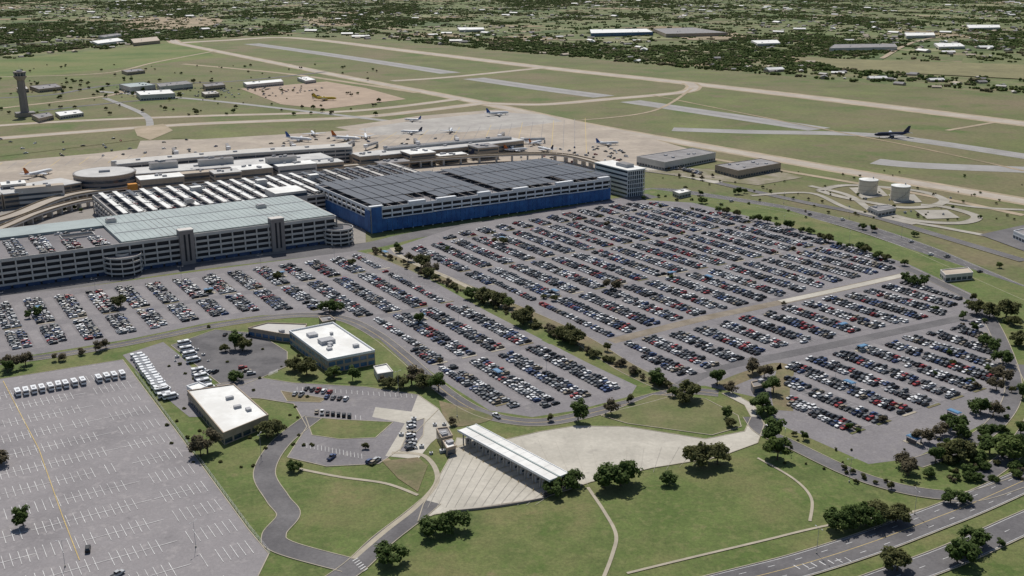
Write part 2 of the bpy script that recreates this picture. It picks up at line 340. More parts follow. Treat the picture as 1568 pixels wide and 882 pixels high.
while bb<b1:
    a=a0; i=0
    while a<a1:
        if i%34<31 and inpoly(*fromG(a,bb),EL) and inpoly(*fromG(a,bb+6),EL) and inpoly(*fromG(a,bb-6),EL) and random.random()<.96:
            linew(fromG(a,bb-5),fromG(a,bb+5),.19,wornp)
        a+=2.75; i+=1
    a=a0
    while a<a1:
        if inpoly(*fromG(a,bb),EL) and inpoly(*fromG(a+14,bb),EL) and random.random()<.8: linew(fromG(a,bb),fromG(a+14,bb),.2,wornp,zmk+.006)
        a+=15
    bb+=18.4
for s in ([(5,585),(60,690),(95,790),(122,860)],):
    q=[P(*x) for x in s]
    for i in range(len(q)-1): linew(q[i],q[i+1],.32,yellow_line,zmk+.012)
lj=mat('lane_joint',(.36,.335,.295),.1,.4)
for i in range(13):
    t=i/12; p=P(700+t*150,690+t*66); q=P(655+t*165,780-t*5)
    linew(p,q,.16,lj,zmk+.006)
for i in range(14):
    p=P(770+i*27,672+i*1.2-abs(i-6)*1.5+8); q=P(820+i*20,762-i*4); linew(p,q,.09,lj,zmk+.006)
for k in range(6):
    p=P(540+k*3,862+k*3.2); q=P(548+k*3,857+k*3.2); linew(p,q,.4,white_line,zmk+.006)
for k in range(7):
    p=P(1215+k*13,868-k*2); q=P(1225+k*13,874-k*2); linew(p,q,.3,wornp,zmk+.006)
for (x0,y0,x1,y1,n) in ((425,572,410,578,8),(455,600,640,612,22),(470,688,560,706,16),(500,640,560,646,8)):
    for k in range(n):
        t=k/n; p=P(x0+(x1-x0)*t,y0+(y1-y0)*t); q=(p[0]-.9,p[1]+5); linew(p,q,.15,white_line)
mk.obj('painted_markings',(0,0,0))
# retaining wall and perimeter fence
fw=MB(); q=catmull([P(*x) for x in [(690,786),(740,781),(790,774),(832,766)]],5)
for i in range(len(q)-1): fw.ebox(q[i],q[i+1],-.2,.2,0,1.3+.002*(i%2),tower_c)
fw.obj('retaining_wall')
fn=MB(); q=resample([P(*x) for x in [(207,572),(300,698),(382,810),(414,850)]],4)
for i in range(len(q)-1):
    fn.box(q[i],(.1,.1,2),0,steel,0)
    for zz in(.5,1.2,1.95): fn.ebox(q[i],q[i+1],-.03,.03,zz,zz+.05,steel)
fn.obj('perimeter_fence')

# ---------------------------------------------------------------- cars
paints=[('white',(.70,.70,.70),18),('black',(.015,.015,.017),22),('charcoal',(.05,.052,.056),16),('grey',(.13,.135,.14),14),('silver',(.38,.39,.40),11),('red',(.28,.02,.02),6),('blue',(.03,.06,.16),7),('tan',(.25,.21,.15),4)]
def carmesh(kind,pname,c):
    pm=mat('car_paint_'+pname,c,.04,.5,rough=.35,spec=.4,obj=True)
    b=MB(); W=.92
    if kind=='sedan': L=2.35; prof=[(-2.35,.45,.75),(-2.25,.28,.95),(-1.5,.25,1.0),(1.0,.25,.95),(2.1,.28,.78),(2.35,.4,.6)]; cab=[(-1.75,1.0),(-1.15,1.42),(.35,1.44),(1.1,.95)]
    elif kind=='suv': L=2.4; prof=[(-2.4,.5,1.0),(-2.3,.35,1.1),(-1.5,.32,1.12),(1.0,.32,1.08),(2.2,.35,.95),(2.4,.45,.75)]; cab=[(-2.28,1.1),(-2.0,1.72),(.3,1.75),(1.05,1.08)]
    elif kind=='pickup': L=2.8; prof=[(-2.8,.5,1.05),(-2.75,.4,1.1),(-1.0,.35,1.1),(1.2,.35,1.12),(2.6,.38,1.0),(2.8,.5,.8)]; cab=[(-.85,1.1),(-.7,1.8),(.7,1.82),(1.35,1.12)]
    else: L=2.1; prof=[(-2.1,.45,.8),(-2.0,.28,1.0),(-1.3,.25,1.0),(1.0,.25,.98),(1.9,.28,.82),(2.1,.4,.62)]; cab=[(-2.0,1.0),(-1.6,1.48),(.4,1.5),(1.15,.98)]
    vs=[]
    for x,zl,zh in prof:
        w=W*(.86 if abs(x)>L-.05 else 1)
        vs+=[(x,-w,zl),(x,-w*1.0,(zl+zh)/2+.05),(x,-w*.9,zh),(x,w*.9,zh),(x,w,(zl+zh)/2+.05),(x,w,zl)]
    n=len(prof); fs=[]
    for i in range(n-1):
        for k in range(5): fs.append([i*6+k,i*6+k+1,(i+1)*6+k+1,(i+1)*6+k][::-1])
        fs.append([i*6+5,i*6,(i+1)*6,(i+1)*6+5][::-1])
    fs.append([0,1,2,3,4,5]); fs.append([(n-1)*6+k for k in range(6)][::-1])
    b.add(vs,fs,pm)
    (xa,za),(xb,zb),(xc,zc),(xd,zd)=cab; w0=.82; w1=.64
    V=[(xa,-w0,za-.02),(xa,w0,za-.02),(xb,-w1,zb),(xb,w1,zb),(xc,-w1,zc),(xc,w1,zc),(xd,-w0,zd-.02),(xd,w0,zd-.02)]
    b.add(V,[[0,2,3,1],[6,7,5,4],[0,6,4,2],[1,3,5,7]],cglass); 
    b.add([(xb-.05,-w1-.02,zb+.01),(xc+.05,-w1-.02,zc+.01),(xc+.05,w1+.02,zc+.01),(xb-.05,w1+.02,zb+.01),(xb,-w1+.1,zb+.06),(xc,-w1+.1,zc+.06),(xc,w1-.1,zc+.06),(xb,w1-.1,zb+.06)],[[4,5,6,7],[0,1,5,4],[1,2,6,5],[2,3,7,6],[3,0,4,7]],pm)
    xm=(xb+xc)/2
    for sy in(-1,1): b.tube((xm,sy*.8,za),(xm,sy*(w1+.01),zb),.05,.05,pm,4)
    if kind=='pickup':
        b.add([(-2.65,-.72,1.105),(-.95,-.72,1.105),(-.95,.72,1.105),(-2.65,.72,1.105)],[[0,1,2,3]],dark_in)
    for x in(-L*.62,L*.62):
        for sy in(-1,1): b.tube((x,sy*.72,.33),(x,sy*.95,.33),.33,.33,tire,10)
    for sy in(-1,1):
        b.box((L-.12,sy*.6),(.1,.35,.12),0,whitep,.62); b.box((-L+.06,sy*.66),(.08,.3,.12),0,redm,.75)
    return b.mesh('parked_car')
CM={}
for k in('sedan','suv','pickup','hatch'):
    for pn,c,w in paints: CM[(k,pn)]=carmesh(k,pn,c)
pn_l=[p[0] for p in paints]; pn_w=[p[2] for p in paints]
cars=bpy.data.collections.new('parked_cars'); scene.collection.children.link(cars)
CN=[0]
def car(x,y,z,rot,kind=None):
    k=kind or random.choices(['sedan','suv','pickup','hatch'],[34,38,14,14])[0]
    me=CM[(k,random.choices(pn_l,pn_w)[0])]
    o=bpy.data.objects.new('parked_car' if CN[0]==0 else 'parked_car.%03d'%CN[0],me); CN[0]+=1
    o.location=(x,y,z); o.rotation_euler=(0,0,rot); cars.objects.link(o)
th=math.atan2(E1[1],E1[0])
lampspots=[]; islandtrees=[]; stalls=MB(); isl=MB(); wear=MB()
stain=mat('oil_stained_pavement',(.125,.12,.125),.3,.3,c2=(.2,.19,.195),scale2=.12,t2=.52,fine=(1.,.2))
lanew=mat('worn_lane_pavement',(.24,.224,.226),.1,.2,c2=(.195,.183,.188),scale2=.06,fine=(.9,.15))
def fill(px,z,mod=18.0,prob=.95,blockb=92,phase=0,excl=[],phb=0):
    pol=[P(*p) for p in px]; g=[toG(p) for p in pol]
    a0,a1=min(a for a,_ in g),max(a for a,_ in g); b0,b1=min(c for _,c in g),max(c for _,c in g)
    a=math.floor(a0/mod)*mod+phase; r=0
    while a<a1:
        for side in(-1,1):
            ac=a+side*2.75; bq=math.floor(b0/blockb)*blockb+phb; 
            while bq<b1:
                pos=bq; first=True
                while pos<bq+blockb-8.5:
                    x,y=fromG(ac,pos)
                    if inpoly(x,y,pol):
                        if random.random()<(prob if random.random()>.03 else .3):
                            car(x+random.uniform(-.12,.12),y+random.uniform(-.12,.12),z+.012,th+(math.pi if random.random()<.5 else 0)+random.uniform(-.03,.03))
                        if side==-1:
                            if first and inpoly(*fromG(a,pos-3),pol):
                                isl.box(fromG(a,pos-2.7),(9.4,1.5,.14),th,dry_m if random.random()<.5 else walk_m,z)
                                if random.random()<.16: islandtrees.append(fromG(a,pos-2.7))
                            first=False
                            p0=fromG(a-5.3,pos-1.35);p1=fromG(a+5.3,pos-1.35)
                            l=math.hypot(p1[0]-p0[0],p1[1]-p0[1]); nx,ny=-(p1[1]-p0[1])/l*.06,(p1[0]-p0[0])/l*.06
                            stalls.add([(p0[0]+nx,p0[1]+ny,z+.012),(p0[0]-nx,p0[1]-ny,z+.012),(p1[0]-nx,p1[1]-ny,z+.012),(p1[0]+nx,p1[1]+ny,z+.012)],[[0,1,2,3]],white_line)
                        for (q0,q1,mm) in (((ac-1.2,ac+1.2,stain)),)+(((a+6.6,a+mod-6.6,lanew),) if side==1 else ()):
                            wear.add([(*fromG(q0,pos-1.35),z+.006),(*fromG(q1,pos-1.35),z+.006),(*fromG(q1,pos+1.35),z+.006),(*fromG(q0,pos+1.35),z+.006)],[[0,1,2,3]],mm)
                    pos+=2.7
                x,y=fromG(a,bq+42)
                if side==1 and r%3==0 and inpoly(x,y,pol): lampspots.append((x,y))
                bq+=blockb
        a+=mod; r+=1
fill([(-110,481),(100,454),(300,426),(545,392),(565,398),(640,438),(740,488),(850,545),(945,596),(870,620),(820,630),(760,620),(700,585),(640,543),(590,503),(540,480),(470,474),(400,476),(320,487),(200,511),(60,533),(-110,556)],zW,18.5,.93,phase=4)
fill([(632,383),(700,358),(945,314),(1010,312),(1100,328),(1250,364),(1365,403),(1372,412),(1200,454),(935,516),(880,494),(800,458),(720,424),(650,394)],zE,18.2,.95,blockb=84,phb=20)
fill([(960,528),(1195,474),(1390,432),(1474,460),(1440,485),(1190,535),(1120,556),(1060,575),(1030,580)],zE+.05,18.2,.94,blockb=300)
fill([(1205,560),(1300,537),(1500,494),(1525,540),(1528,590),(1468,640),(1400,676),(1340,692),(1260,665),(1205,632)],zE+.05,18.2,.94,blockb=84,phb=30)
stalls.obj('stall_lines',(0,0,0)); isl.obj('parking_islands',(0,0,0)); wear.obj('pavement_wear',(0,0,0))
zc=LAYER[0]*DZ+.01
for (x0,y0,x1,y1,n,r) in ((452,606,530,614,9,1.4),(470,598,505,604,5,1.4),(485,634,535,640,7,1.7),(630,652,628,690,9,.5),(300,575,330,572,4,1.2),(385,575,372,566,3,.4),(560,708,572,712,3,1),(500,702,508,704,2,1.2),(345,515,392,516,5,1.5)):
    for k in range(n):
        if random.random()<.25: continue
        t=k/max(1,n-1); x,y=P(x0+(x1-x0)*t,y0+(y1-y0)*t); car(x,y,zc,r)
for (u,v,r) in ((135,845,1.9),(840,760,.6),(577,708,1),(180,884,1),(1180,655,.3),(760,640,2.2),(1120,310,.5),(1290,338,.4),(1340,352,.4),(1395,372,.4),(1450,395,.4),(1500,418,.4),(1240,330,.4),(1425,392,.4)):
    x,y=P(u,v); car(x,y,zc,r)
# shuttle buses
sb=MB()
poly=[(-3.7,-1.2),(2.6,-1.2),(3.7,-1.0),(3.7,1.0),(2.6,1.2),(-3.7,1.2)]
sb.prism(poly,.45,1.5,whitep,whitep,True)
sb.prism([(-3.7,-1.17),(2.4,-1.17),(2.4,1.17),(-3.7,1.17)],1.5,2.3,cglass)
sb.prism([(-3.72,-1.2),(2.45,-1.2),(2.45,1.2),(-3.72,1.2)],2.3,2.85,whitep)
sb.add([(2.45,-1.1,2.4),(2.45,1.1,2.4),(3.2,.95,1.5),(3.2,-.95,1.5)],[[0,3,2,1]],cglass)
sb.box((-1,0),(1.6,1.2,.25),0,hvac,2.85)
for x in(-2.3,2.5):
    for s in(-1,1): sb.tube((x,s*.9,.45),(x,s*1.22,.45),.45,.45,tire,10)
sbm=sb.mesh('shuttle_bus')
def inst(me,name,x,y,z=0,r=0,s=1,coll=None,sz=None):
    o=bpy.data.objects.new(name,me); o.location=(x,y,z); o.rotation_euler=(0,0,r); o.scale=(s,s,s*(sz or 1)); (coll or scene.collection).objects.link(o); return o
for (x0,y0,x1,y1,n,r) in ((212,550,255,610,17,th),(28,606,188,578,14,th+math.pi/2),(283,530,318,598,9,th),(238,590,262,612,3,th)):
    for k in range(n):
        t=k/(n-1)
        x,y=P(x0+(x1-x0)*t,y0+(y1-y0)*t)
        if random.random()<.88: inst(sbm,'shuttle_bus',x+random.uniform(-.3,.3),y+random.uniform(-.3,.3),zc,r+random.uniform(-.06,.06))

# ---------------------------------------------------------------- trees
def treemesh(seed,leafc,dark,W=10.,Ht=8.,dens=1.):
    r=random.Random(seed); b=MB()
    la=mat('foliage_'+leafc[0],leafc[1],.3,1.2,rough=.75,spec=.2,obj=True,transl=.42)
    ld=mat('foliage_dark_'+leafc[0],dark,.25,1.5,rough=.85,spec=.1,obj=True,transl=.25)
    b.tube((0,0,-.2),(.1,.05,Ht*.33),.32,.22,bark,7)
    cl=[]; lob=[(r.uniform(0,6.28),r.uniform(.8,1.15)) for _ in range(5)]
    for i in range(24):
        a,lk=r.choice(lob); a+=r.gauss(0,.45); rr=math.sqrt(r.random())*W*.39*lk; zz=Ht*(.40+.46*r.random()*(1-(rr/(W*.52))**2))
        cl.append((rr*math.cos(a),rr*math.sin(a),zz,r.uniform(.09,.19)*W))
    for i,(x,y,z,q) in enumerate(cl):
        if i<7: b.tube((.1,.05,Ht*.3),(x,y,z),.15,.05,bark,5)
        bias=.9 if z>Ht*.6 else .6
        for k in range(int(105*dens)):
            d=Vector((r.gauss(0,1),r.gauss(0,1),r.gauss(0,1))).normalized()*q*r.uniform(.5,1.12); d.z*=.75
            c=Vector((x,y,z))+d; s=r.uniform(.18,.4)
            n=(d.normalized()*.8+Vector((r.uniform(-.7,.7),r.uniform(-.7,.7),r.uniform(.2,1.5)))).normalized(); t=n.orthogonal().normalized(); t.rotate(Matrix.Rotation(r.uniform(0,6.28),3,n)); w=n.cross(t)
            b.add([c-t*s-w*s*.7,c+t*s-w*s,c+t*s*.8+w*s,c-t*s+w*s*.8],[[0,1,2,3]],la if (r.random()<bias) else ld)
    return b.mesh('tree')
G1=('green',(.092,.138,.036)); G2=('olive',(.135,.14,.052)); G3=('brown',(.155,.132,.08)); GD=(.045,.068,.02)
T=[treemesh('a1',G1,GD),treemesh('b2',G1,GD,W=9,Ht=9),treemesh('c3',G2,(.07,.075,.03)),treemesh('d4',G3,(.08,.07,.045),dens=.65),treemesh('e5',G1,GD,W=11,Ht=7.5),treemesh('f6',G2,(.07,.075,.03),W=7,Ht=8,dens=.6),treemesh('g7',('fresh',(.12,.165,.042)),(.06,.08,.024),W=9,Ht=8),treemesh('h8',G3,(.08,.07,.045),W=10,Ht=8.5,dens=.45)]
trees=bpy.data.collections.new('trees'); scene.collection.children.link(trees)
def tree(u,v,d,k=None,name=None,w=None):
    x,y=w or P(u,v); k=random.choices(range(8),[4,4,3,2,4,1,2,1])[0] if k is None else k
    if k==0 and random.random()<.35: k=6
    if k==3 and random.random()<.4: k=7
    s=d/9.5*random.uniform(.95,1.1)
    inst(T[k],name or ('live_oak_tree' if k in(0,1,4) else 'oak_tree'),x,y,0,random.uniform(0,6.28),s,trees,random.uniform(.9,1.15))
TL=[(36,806,9,1),(3,712,9),(597,862,11,0),(655,822,10,0),(692,815,12,4),(852,758,10,0),(875,748,10,4),(925,748,14,0),(950,745,15,4),(1020,742,8,0),(1070,715,13,2),(1098,712,13,2),(1190,705,13,0),(1186,680,12,1),
(645,412,13,2),(662,420,12,3),(625,402,9,3),(612,388,7,2),(655,425,9,2),(722,458,12,0),(742,465,14,2),(762,470,13,2),(780,472,10),(800,498,12,2),(806,490,10,2),(868,523,13,2),(882,530,13,2),(845,512,8,3),(930,538,7,5),(908,548,7,2),(1003,590,11,1),(1098,592,10,1),(1120,602,9),(1052,612,11,2),(1045,620,8,2),(1152,572,10,3),(1170,580,9,3),(1184,603,11,1),(1168,632,12,1),(1175,640,9,0),(885,645,11,1),(840,646,6,5),(935,633,9,3),(962,618,7,5),(1030,608,7),(1112,640,7,1),(1120,655,6,2),
(358,586,9,0),(410,672,13,2),(425,668,9,2),(318,695,13,3),(308,700,9,3),(360,535,11,1),(372,538,10,2),(345,540,6),(452,568,10,2),(470,575,11,2),(512,580,9,0),(540,584,8,1),(596,594,8,2),(612,596,9,2),(630,588,13,3),(648,596,11,2),(672,602,11,1),(585,588,6),(450,722,6,0),(690,652,5),(560,690,5,5),
(60,486,8,1),(45,488,6,1),(185,472,10,2),(320,450,5,2),(425,428,7,2),(540,406,7,2),(607,384,7,1),(686,385,5,1),(770,374,8,2),(758,372,5,2),(936,446,12,3),(848,462,5,2),(832,458,4,2),(642,498,8,1),(505,480,13,0),(514,478,9,0),(1200,468,4),(1028,428,4),(930,346,6,3),(880,340,4,3),
(20,566,11,3),(40,562,10,3),(12,572,8),(90,554,7,3),(125,544,6,3),(147,540,7,3),(163,536,7,3),
(1280,812,11,0),(1302,808,11,4),(1325,806,11,0),(1345,802,11,2),(1372,800,11,2),(1465,862,12,0),(1490,838,11,0),(1478,850,9,4),(1530,838,4,1),(1373,876,11,2),(1455,772,8,1),(1472,772,7,0),
(1385,432,9,1),(1400,438,9,0),(1415,438,9,1),(1480,470,6,0),(1488,462,7),(1495,482,12,2),(1515,488,13,2),(1540,488,13,2),(1475,490,6,1),(1510,530,9,0),(1522,540,9,1),(1535,560,10,0),(1535,588,13,3),(1525,600,9,3),(1500,635,11,0),(1520,640,9,3),(1512,672,8,0),(1515,695,11,1),(1545,705,16,0),(1560,700,13,4),(1562,668,8,1),(1470,665,11,0),(1440,668,9,3),(1448,655,7),(1410,680,9,3),(1390,730,11,3),(1385,718,8,3),(1468,708,13,2),(1452,702,9,2),(1432,712,9,1),(1422,730,6),(1498,712,9,0),(1480,730,7),(1560,530,11,2),(1552,500,9,2),(1565,610,9,1),
(1292,722,4,5),(1306,728,4,5),(1320,735,4,5),(1340,742,3,5),(1365,752,5,5),(1300,660,5),(1230,675,5,1),(1215,668,4,5),
(1075,312,8,0),(1100,325,8,0),(1112,328,8,2),(1128,332,8,2),(1160,340,8,0),(1175,343,9,0),(1205,352,9,1),(1212,350,8,1),(1240,358,8,0),(1255,366,7,2),(1268,372,10,2),(1315,384,9,0),(1325,388,8,2),(1345,398,9,0),(1358,400,8,2),(1385,408,6,0),(1130,298,9,0),(1140,296,6),(1072,300,7,1),(1050,290,5),(1320,352,7,0),(1335,356,7,1),(1400,362,6),(1530,410,6,0),(1040,272,5,3),(1060,274,6,3),(1075,276,6,3),(1025,262,5,3),(1090,272,5,3),(1010,318,4),(1060,322,4),(1215,306,4),(1180,296,3),(985,306,5,0),(1008,303,4),(1150,338,5),(1190,348,5),(1228,356,6),(1285,378,6),(1300,380,6),(100,325,6,0),(112,322,7,0),(125,325,5,0)]
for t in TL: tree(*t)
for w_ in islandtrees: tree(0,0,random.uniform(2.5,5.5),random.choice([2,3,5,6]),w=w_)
for i in range(120):
    t=random.random(); u=572+t*460; v=386+t*214+random.uniform(-4,4); tree(u,v,random.uniform(2,6),random.choice([2,3,5,7]),'shrub')
for i in range(70): tree(random.uniform(1430,1568),random.uniform(470,740) if random.random()<.4 else random.uniform(660,740),random.uniform(2,6),None)
for i in range(130): tree(random.uniform(0,600),random.uniform(100,178),random.uniform(3,8) ,random.choice([0,2,3]),'shrub')
for i in range(50): tree(random.uniform(250,480),random.uniform(500,720),random.uniform(1.5,2.5),2,'shrub')
for i in range(90): tree(random.uniform(1000,1568),random.uniform(262,340),random.uniform(1.5,3.8),random.choice([0,2,3]),'shrub')
for i in range(40): tree(random.uniform(30,330),random.uniform(122,152),random.uniform(5,10),random.choice([0,1,2]))
for i in range(26): tree(random.uniform(1180,1500),676+(random.random()*70),random.uniform(1.5,3),5,'shrub')

# distant woodland via geometry-node instances
def clump(seed,c,n=7,sp=11):
    r=random.Random(seed); bm=bmesh.new()
    for i in range(n):
        m=Matrix.Translation((r.uniform(-sp,sp),r.uniform(-sp,sp),r.uniform(1.8,3.4)))@Matrix.Diagonal((r.uniform(2.4,5),r.uniform(2.4,5),r.uniform(2.2,3.6),1))
        ret=bmesh.ops.create_icosphere(bm,subdivisions=2,radius=1,matrix=m)
        ctr=m.translation
        for v in ret['verts']: v.co=ctr+(v.co-ctr)*r.uniform(.65,1.3)
    me=bpy.data.meshes.new('woodland_clump'); bm.to_mesh(me); bm.free(); me.materials.append(c); return me
wm=[mat('woodland_a',(.085,.122,.036),.4,.1,spec=.1,transl=.3),mat('woodland_b',(.115,.14,.048),.3,.1,spec=.1,transl=.3),mat('woodland_c',(.155,.14,.08),.3,.1,spec=.1,transl=.2)]
wc=bpy.data.collections.new('woodland_parts')
for i in range(9): wc.objects.link(bpy.data.objects.new('clump',clump(i,wm[[0,0,1,1,0,2,0,1,1][i]],[7,4,6,3,8,5,6,2,4][i],[11,13,11,12,12,13,14,10,15][i])))
def house(c,L,W,h):
    b=MB(); b.prism([(-L,-W),(L,-W),(L,W),(-L,W)],0,h,brick)
    b.add([(-L-.5,-W-.5,h),(L+.5,-W-.5,h),(L+.5,0,h+W*.45),(-L-.5,0,h+W*.45),(-L-.5,W+.5,h),(L+.5,W+.5,h)],[[0,1,2,3],[3,2,5,4],[0,3,4],[1,5,2]],c)
    for x in(-L*.5,L*.5): b.box((x,-W-.03),(1.5,.1,1.4),0,glass,1)
    return b.mesh('house')
hc=bpy.data.collections.new('house_parts'); lr=mat('weathered_roof',(.48,.46,.43),.1,.1)
for c,L,W,h in((groof,9,6,3),(lr,9,5,3),(troof,9,6,3),(groof,8,7,5),(wroof,20,9,5),(lr,8,4,3),(troof,10,6,3),(groof,10,5,3)): hc.objects.link(bpy.data.objects.new('house',house(c,L,W,h)))
def scatter(name,pts,coll,smin,smax,seed=0):
    me=bpy.data.meshes.new(name); me.from_pydata(pts,[],[]); o=bpy.data.objects.new(name,me); scene.collection.objects.link(o)
    ng=bpy.data.node_groups.new(name,'GeometryNodeTree')
    ng.interface.new_socket('Geometry',in_out='INPUT',socket_type='NodeSocketGeometry'); ng.interface.new_socket('Geometry',in_out='OUTPUT',socket_type='NodeSocketGeometry')
    n=ng.nodes; gi=n.new('NodeGroupInput'); go=n.new('NodeGroupOutput'); ip=n.new('GeometryNodeInstanceOnPoints'); ci=n.new('GeometryNodeCollectionInfo')
    ci.inputs['Collection'].default_value=coll; ci.inputs['Separate Children'].default_value=True; ci.inputs['Reset Children'].default_value=True
    ip.inputs['Pick Instance'].default_value=True
    rs=n.new('FunctionNodeRandomValue'); rs.data_type='FLOAT'; rs.inputs[2].default_value=smin; rs.inputs[3].default_value=smax
    rr=n.new('FunctionNodeRandomValue'); rr.data_type='FLOAT_VECTOR'; rr.inputs[0].default_value=(0,0,0); rr.inputs[1].default_value=(0,0,6.283)
    L=ng.links; L.new(gi.outputs[0],ip.inputs['Points']); L.new(ci.outputs[0],ip.inputs['Instance']); L.new(rs.outputs[1],ip.inputs['Scale']); L.new(rr.outputs[0],ip.inputs['Rotation']); L.new(ip.outputs[0],go.inputs[0])
    md=o.modifiers.new('scatter','NODES'); md.node_group=ng
pts=[];hp=[]
for i in range(90000):
    Y=random.uniform(1750,9800); X=random.uniform(-.58,.58)*Y
    if inpoly(X,Y,AFW) or inpoly(X,Y,meadow) or inpoly(X,Y,strawf): continue
    n1=noise.noise(Vector((X*.0016,Y*.0009,3.1)))+.8*noise.noise(Vector((X*.005,Y*.0028,7.7)))+.3*noise.noise(Vector((X*.015,Y*.01,1.7)))
    if (n1>.1 and random.random()<.75) or random.random()<.10: pts.append((X,Y,0))
    elif random.random()<.05 and len(hp)<3000 and noise.noise(Vector((X*.001+9,Y*.001,5)))>-.1: hp.append((X,Y,0))
belt=catmull([P(*p) for p in [(235,46),(420,47),(600,55),(780,72),(900,82),(1100,100),(1300,118),(1568,138),(1750,156)]],20)
for i in range(len(belt)-1):
    a,c=belt[i],belt[i+1]; l=math.hypot(a[0]-c[0],a[1]-c[1]); den=.5+.5*noise.noise(Vector((i*.11,3,2)))*2
    for k in range(int(l/5*max(.3,den))):
        t=random.random(); pts.append((a[0]+(c[0]-a[0])*t+random.gauss(0,30),a[1]+(c[1]-a[1])*t+random.uniform(0,190),0))
for t in range(400):
    u=random.uniform(0,300); x,y=P(u,random.uniform(76,86)-u*.09); pts.append((x,y,0))
scatter('distant_trees',pts,wc,.5,1.1)
scatter('distant_houses',hp,hc,.6,1.1)

# ---------------------------------------------------------------- buildings
def garage(name,a0,a1,b0,b1,h,fl,wallm,roofm,lower=None,lowh=0,bay=9.,par=1.3):
    b=MB(); c=rectG(a0,a1,b0,b1); inn=rectG(a0+1.3,a1-1.3,b0+1.3,b1-1.3)
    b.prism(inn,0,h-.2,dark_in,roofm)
    fh=h/fl
    for e in range(4):
        p,q=c[e],c[(e+1)%4]; l=math.hypot(q[0]-p[0],q[1]-p[1])
        for k in range(1,fl+1):
            z1=k*fh+(par-.2 if k==fl else .0); z0=k*fh-(1.3 if k<fl else .9)
            b.ebox(p,q,-.5,.02*e,z0+.003*e,z1+.003*e+.35,wallm)
        n=max(1,int(l/bay))
        for k in range(n+1):
            t=k/n; x,y=p[0]+(q[0]-p[0])*t,p[1]+(q[1]-p[1])*t
            b.box((x,y),(.9,.9,h-.4),th,wallm,0)
        if lower and e in(0,3):
            m=int(l/4.5)
            for k in range(m):
                t0=(k+.02)/m;t1=(k+.98)/m
                pp=(p[0]+(q[0]-p[0])*t0,p[1]+(q[1]-p[1])*t0);qq=(p[0]+(q[0]-p[0])*t1,p[1]+(q[1]-p[1])*t1)
                b.ebox(pp,qq,.6,.75,.9,lowh+math.sin(k*.5)*.15,lower)
    return b
# left garage
(ax,bx)=GP(515,333,20); bb1=GP(442,302,20)[1]; aleft=GP(-120,418,20)[0]; amid=GP(190,377,20)[0]
g=garage('x',aleft,ax,bx,bb1,20,5,stucco,lot_m)
rf=rectG(amid,ax-1.5,bx+2.5,bb1-2)
g.prism(rf,19.8,22.0,mroof,mroof)
rf2=rectG(aleft+2,amid-.1,bb1-30,bb1-2.2); g.prism(rf2,19.8,21.7,mroof,mroof)
k=amid+3
while k<ax-3:
    p,q=fromG(k,bx+2.6),fromG(k,bb1-2.1); g.ebox(p,q,-.12,.12,22.0,22.16,groof if int(k)%4==0 else mroof); k+=4.2
for t in(.33,.66):
    bb_=bx+(bb1-bx)*t; g.ebox(fromG(amid+1,bb_),fromG(ax-2,bb_),-.3,.3,22.0,22.3,hvac)
for (u,v) in((290,310),(170,340),(400,318)):
    x,y=P(u,v,22); g.box((x,y),(7,6,2.5),th,stucco,22,groof); g.box((x,y),(5,4,.6),th,hvac,24.5)
hx=GP(120,360,20); hr=rectG(hx[0]-12,hx[0]+10,hx[1]-8,hx[1]+4)
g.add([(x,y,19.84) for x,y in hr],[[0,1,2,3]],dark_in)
for e in range(4): g.ebox(hr[e],hr[(e+1)%4],-.2,.2,19.8,21+.003*e,stucco)
for u,v in((287,403),(429,386)):
    a,bq=GP(u,v); r=rectG(a-5,a+5,bx-2.5,bx+5); g.prism(r,0,25,tower_c,groof)
    for s in (-1.6,1.6): g.ebox(fromG(a+s-.7,bx-2.5),fromG(a+s+.7,bx-2.5),0,.08,3,22.5,dark_in)
    g.ebox(fromG(a-5.2,bx-2.5),fromG(a+5.2,bx-2.5),-7,.3,25,25.8,stucco)
for (u,v,r,hh) in((190,418,13,14),(519,372,11.5,13)):
    c=P(u,v); n=5
    g.cyl(c,r-1.6,0,hh-1,dark_in,32,top=lot_m)
    for k in range(1,n):
        zt=hh*k/(n-1)
        for i in range(32):
            t0,t1=i*math.pi/16,(i+1)*math.pi/16
            p=(c[0]+r*math.cos(t0),c[1]+r*math.sin(t0));q=(c[0]+r*math.cos(t1),c[1]+r*math.sin(t1)); g.ebox(p,q,-.4,0,zt-1.2,zt,stucco)
    g.cyl(c,r*.35,hh-1,hh+.6,stucco,20,top=dark_in)
    for i in range(10):
        t=i*.628; g.box((c[0]+(r-.6)*math.cos(t),c[1]+(r-.6)*math.sin(t)),(.6,.6,hh-1),t,stucco,0)
a=aleft+6
navy=mat('navy_screen',(.05,.08,.16),.2,.2)
while a<ax-9:
    g.ebox(fromG(a,bx),fromG(a+7.6,bx),.3,.5,.6,3.0,navy); a+=9
g.obj('parking_garage')
aa=aleft+6
while aa<amid-6:
    for s in(-2.7,2.7):
        bq=bx+6
        while bq<bb1-34:
            if random.random()<.72 and not(hx[0]-16<aa+s<hx[0]+14 and hx[1]-12<bq<hx[1]+8):
                x,y=fromG(aa+s,bq); car(x,y,19.85,th)
            bq+=2.7
    aa+=17.5
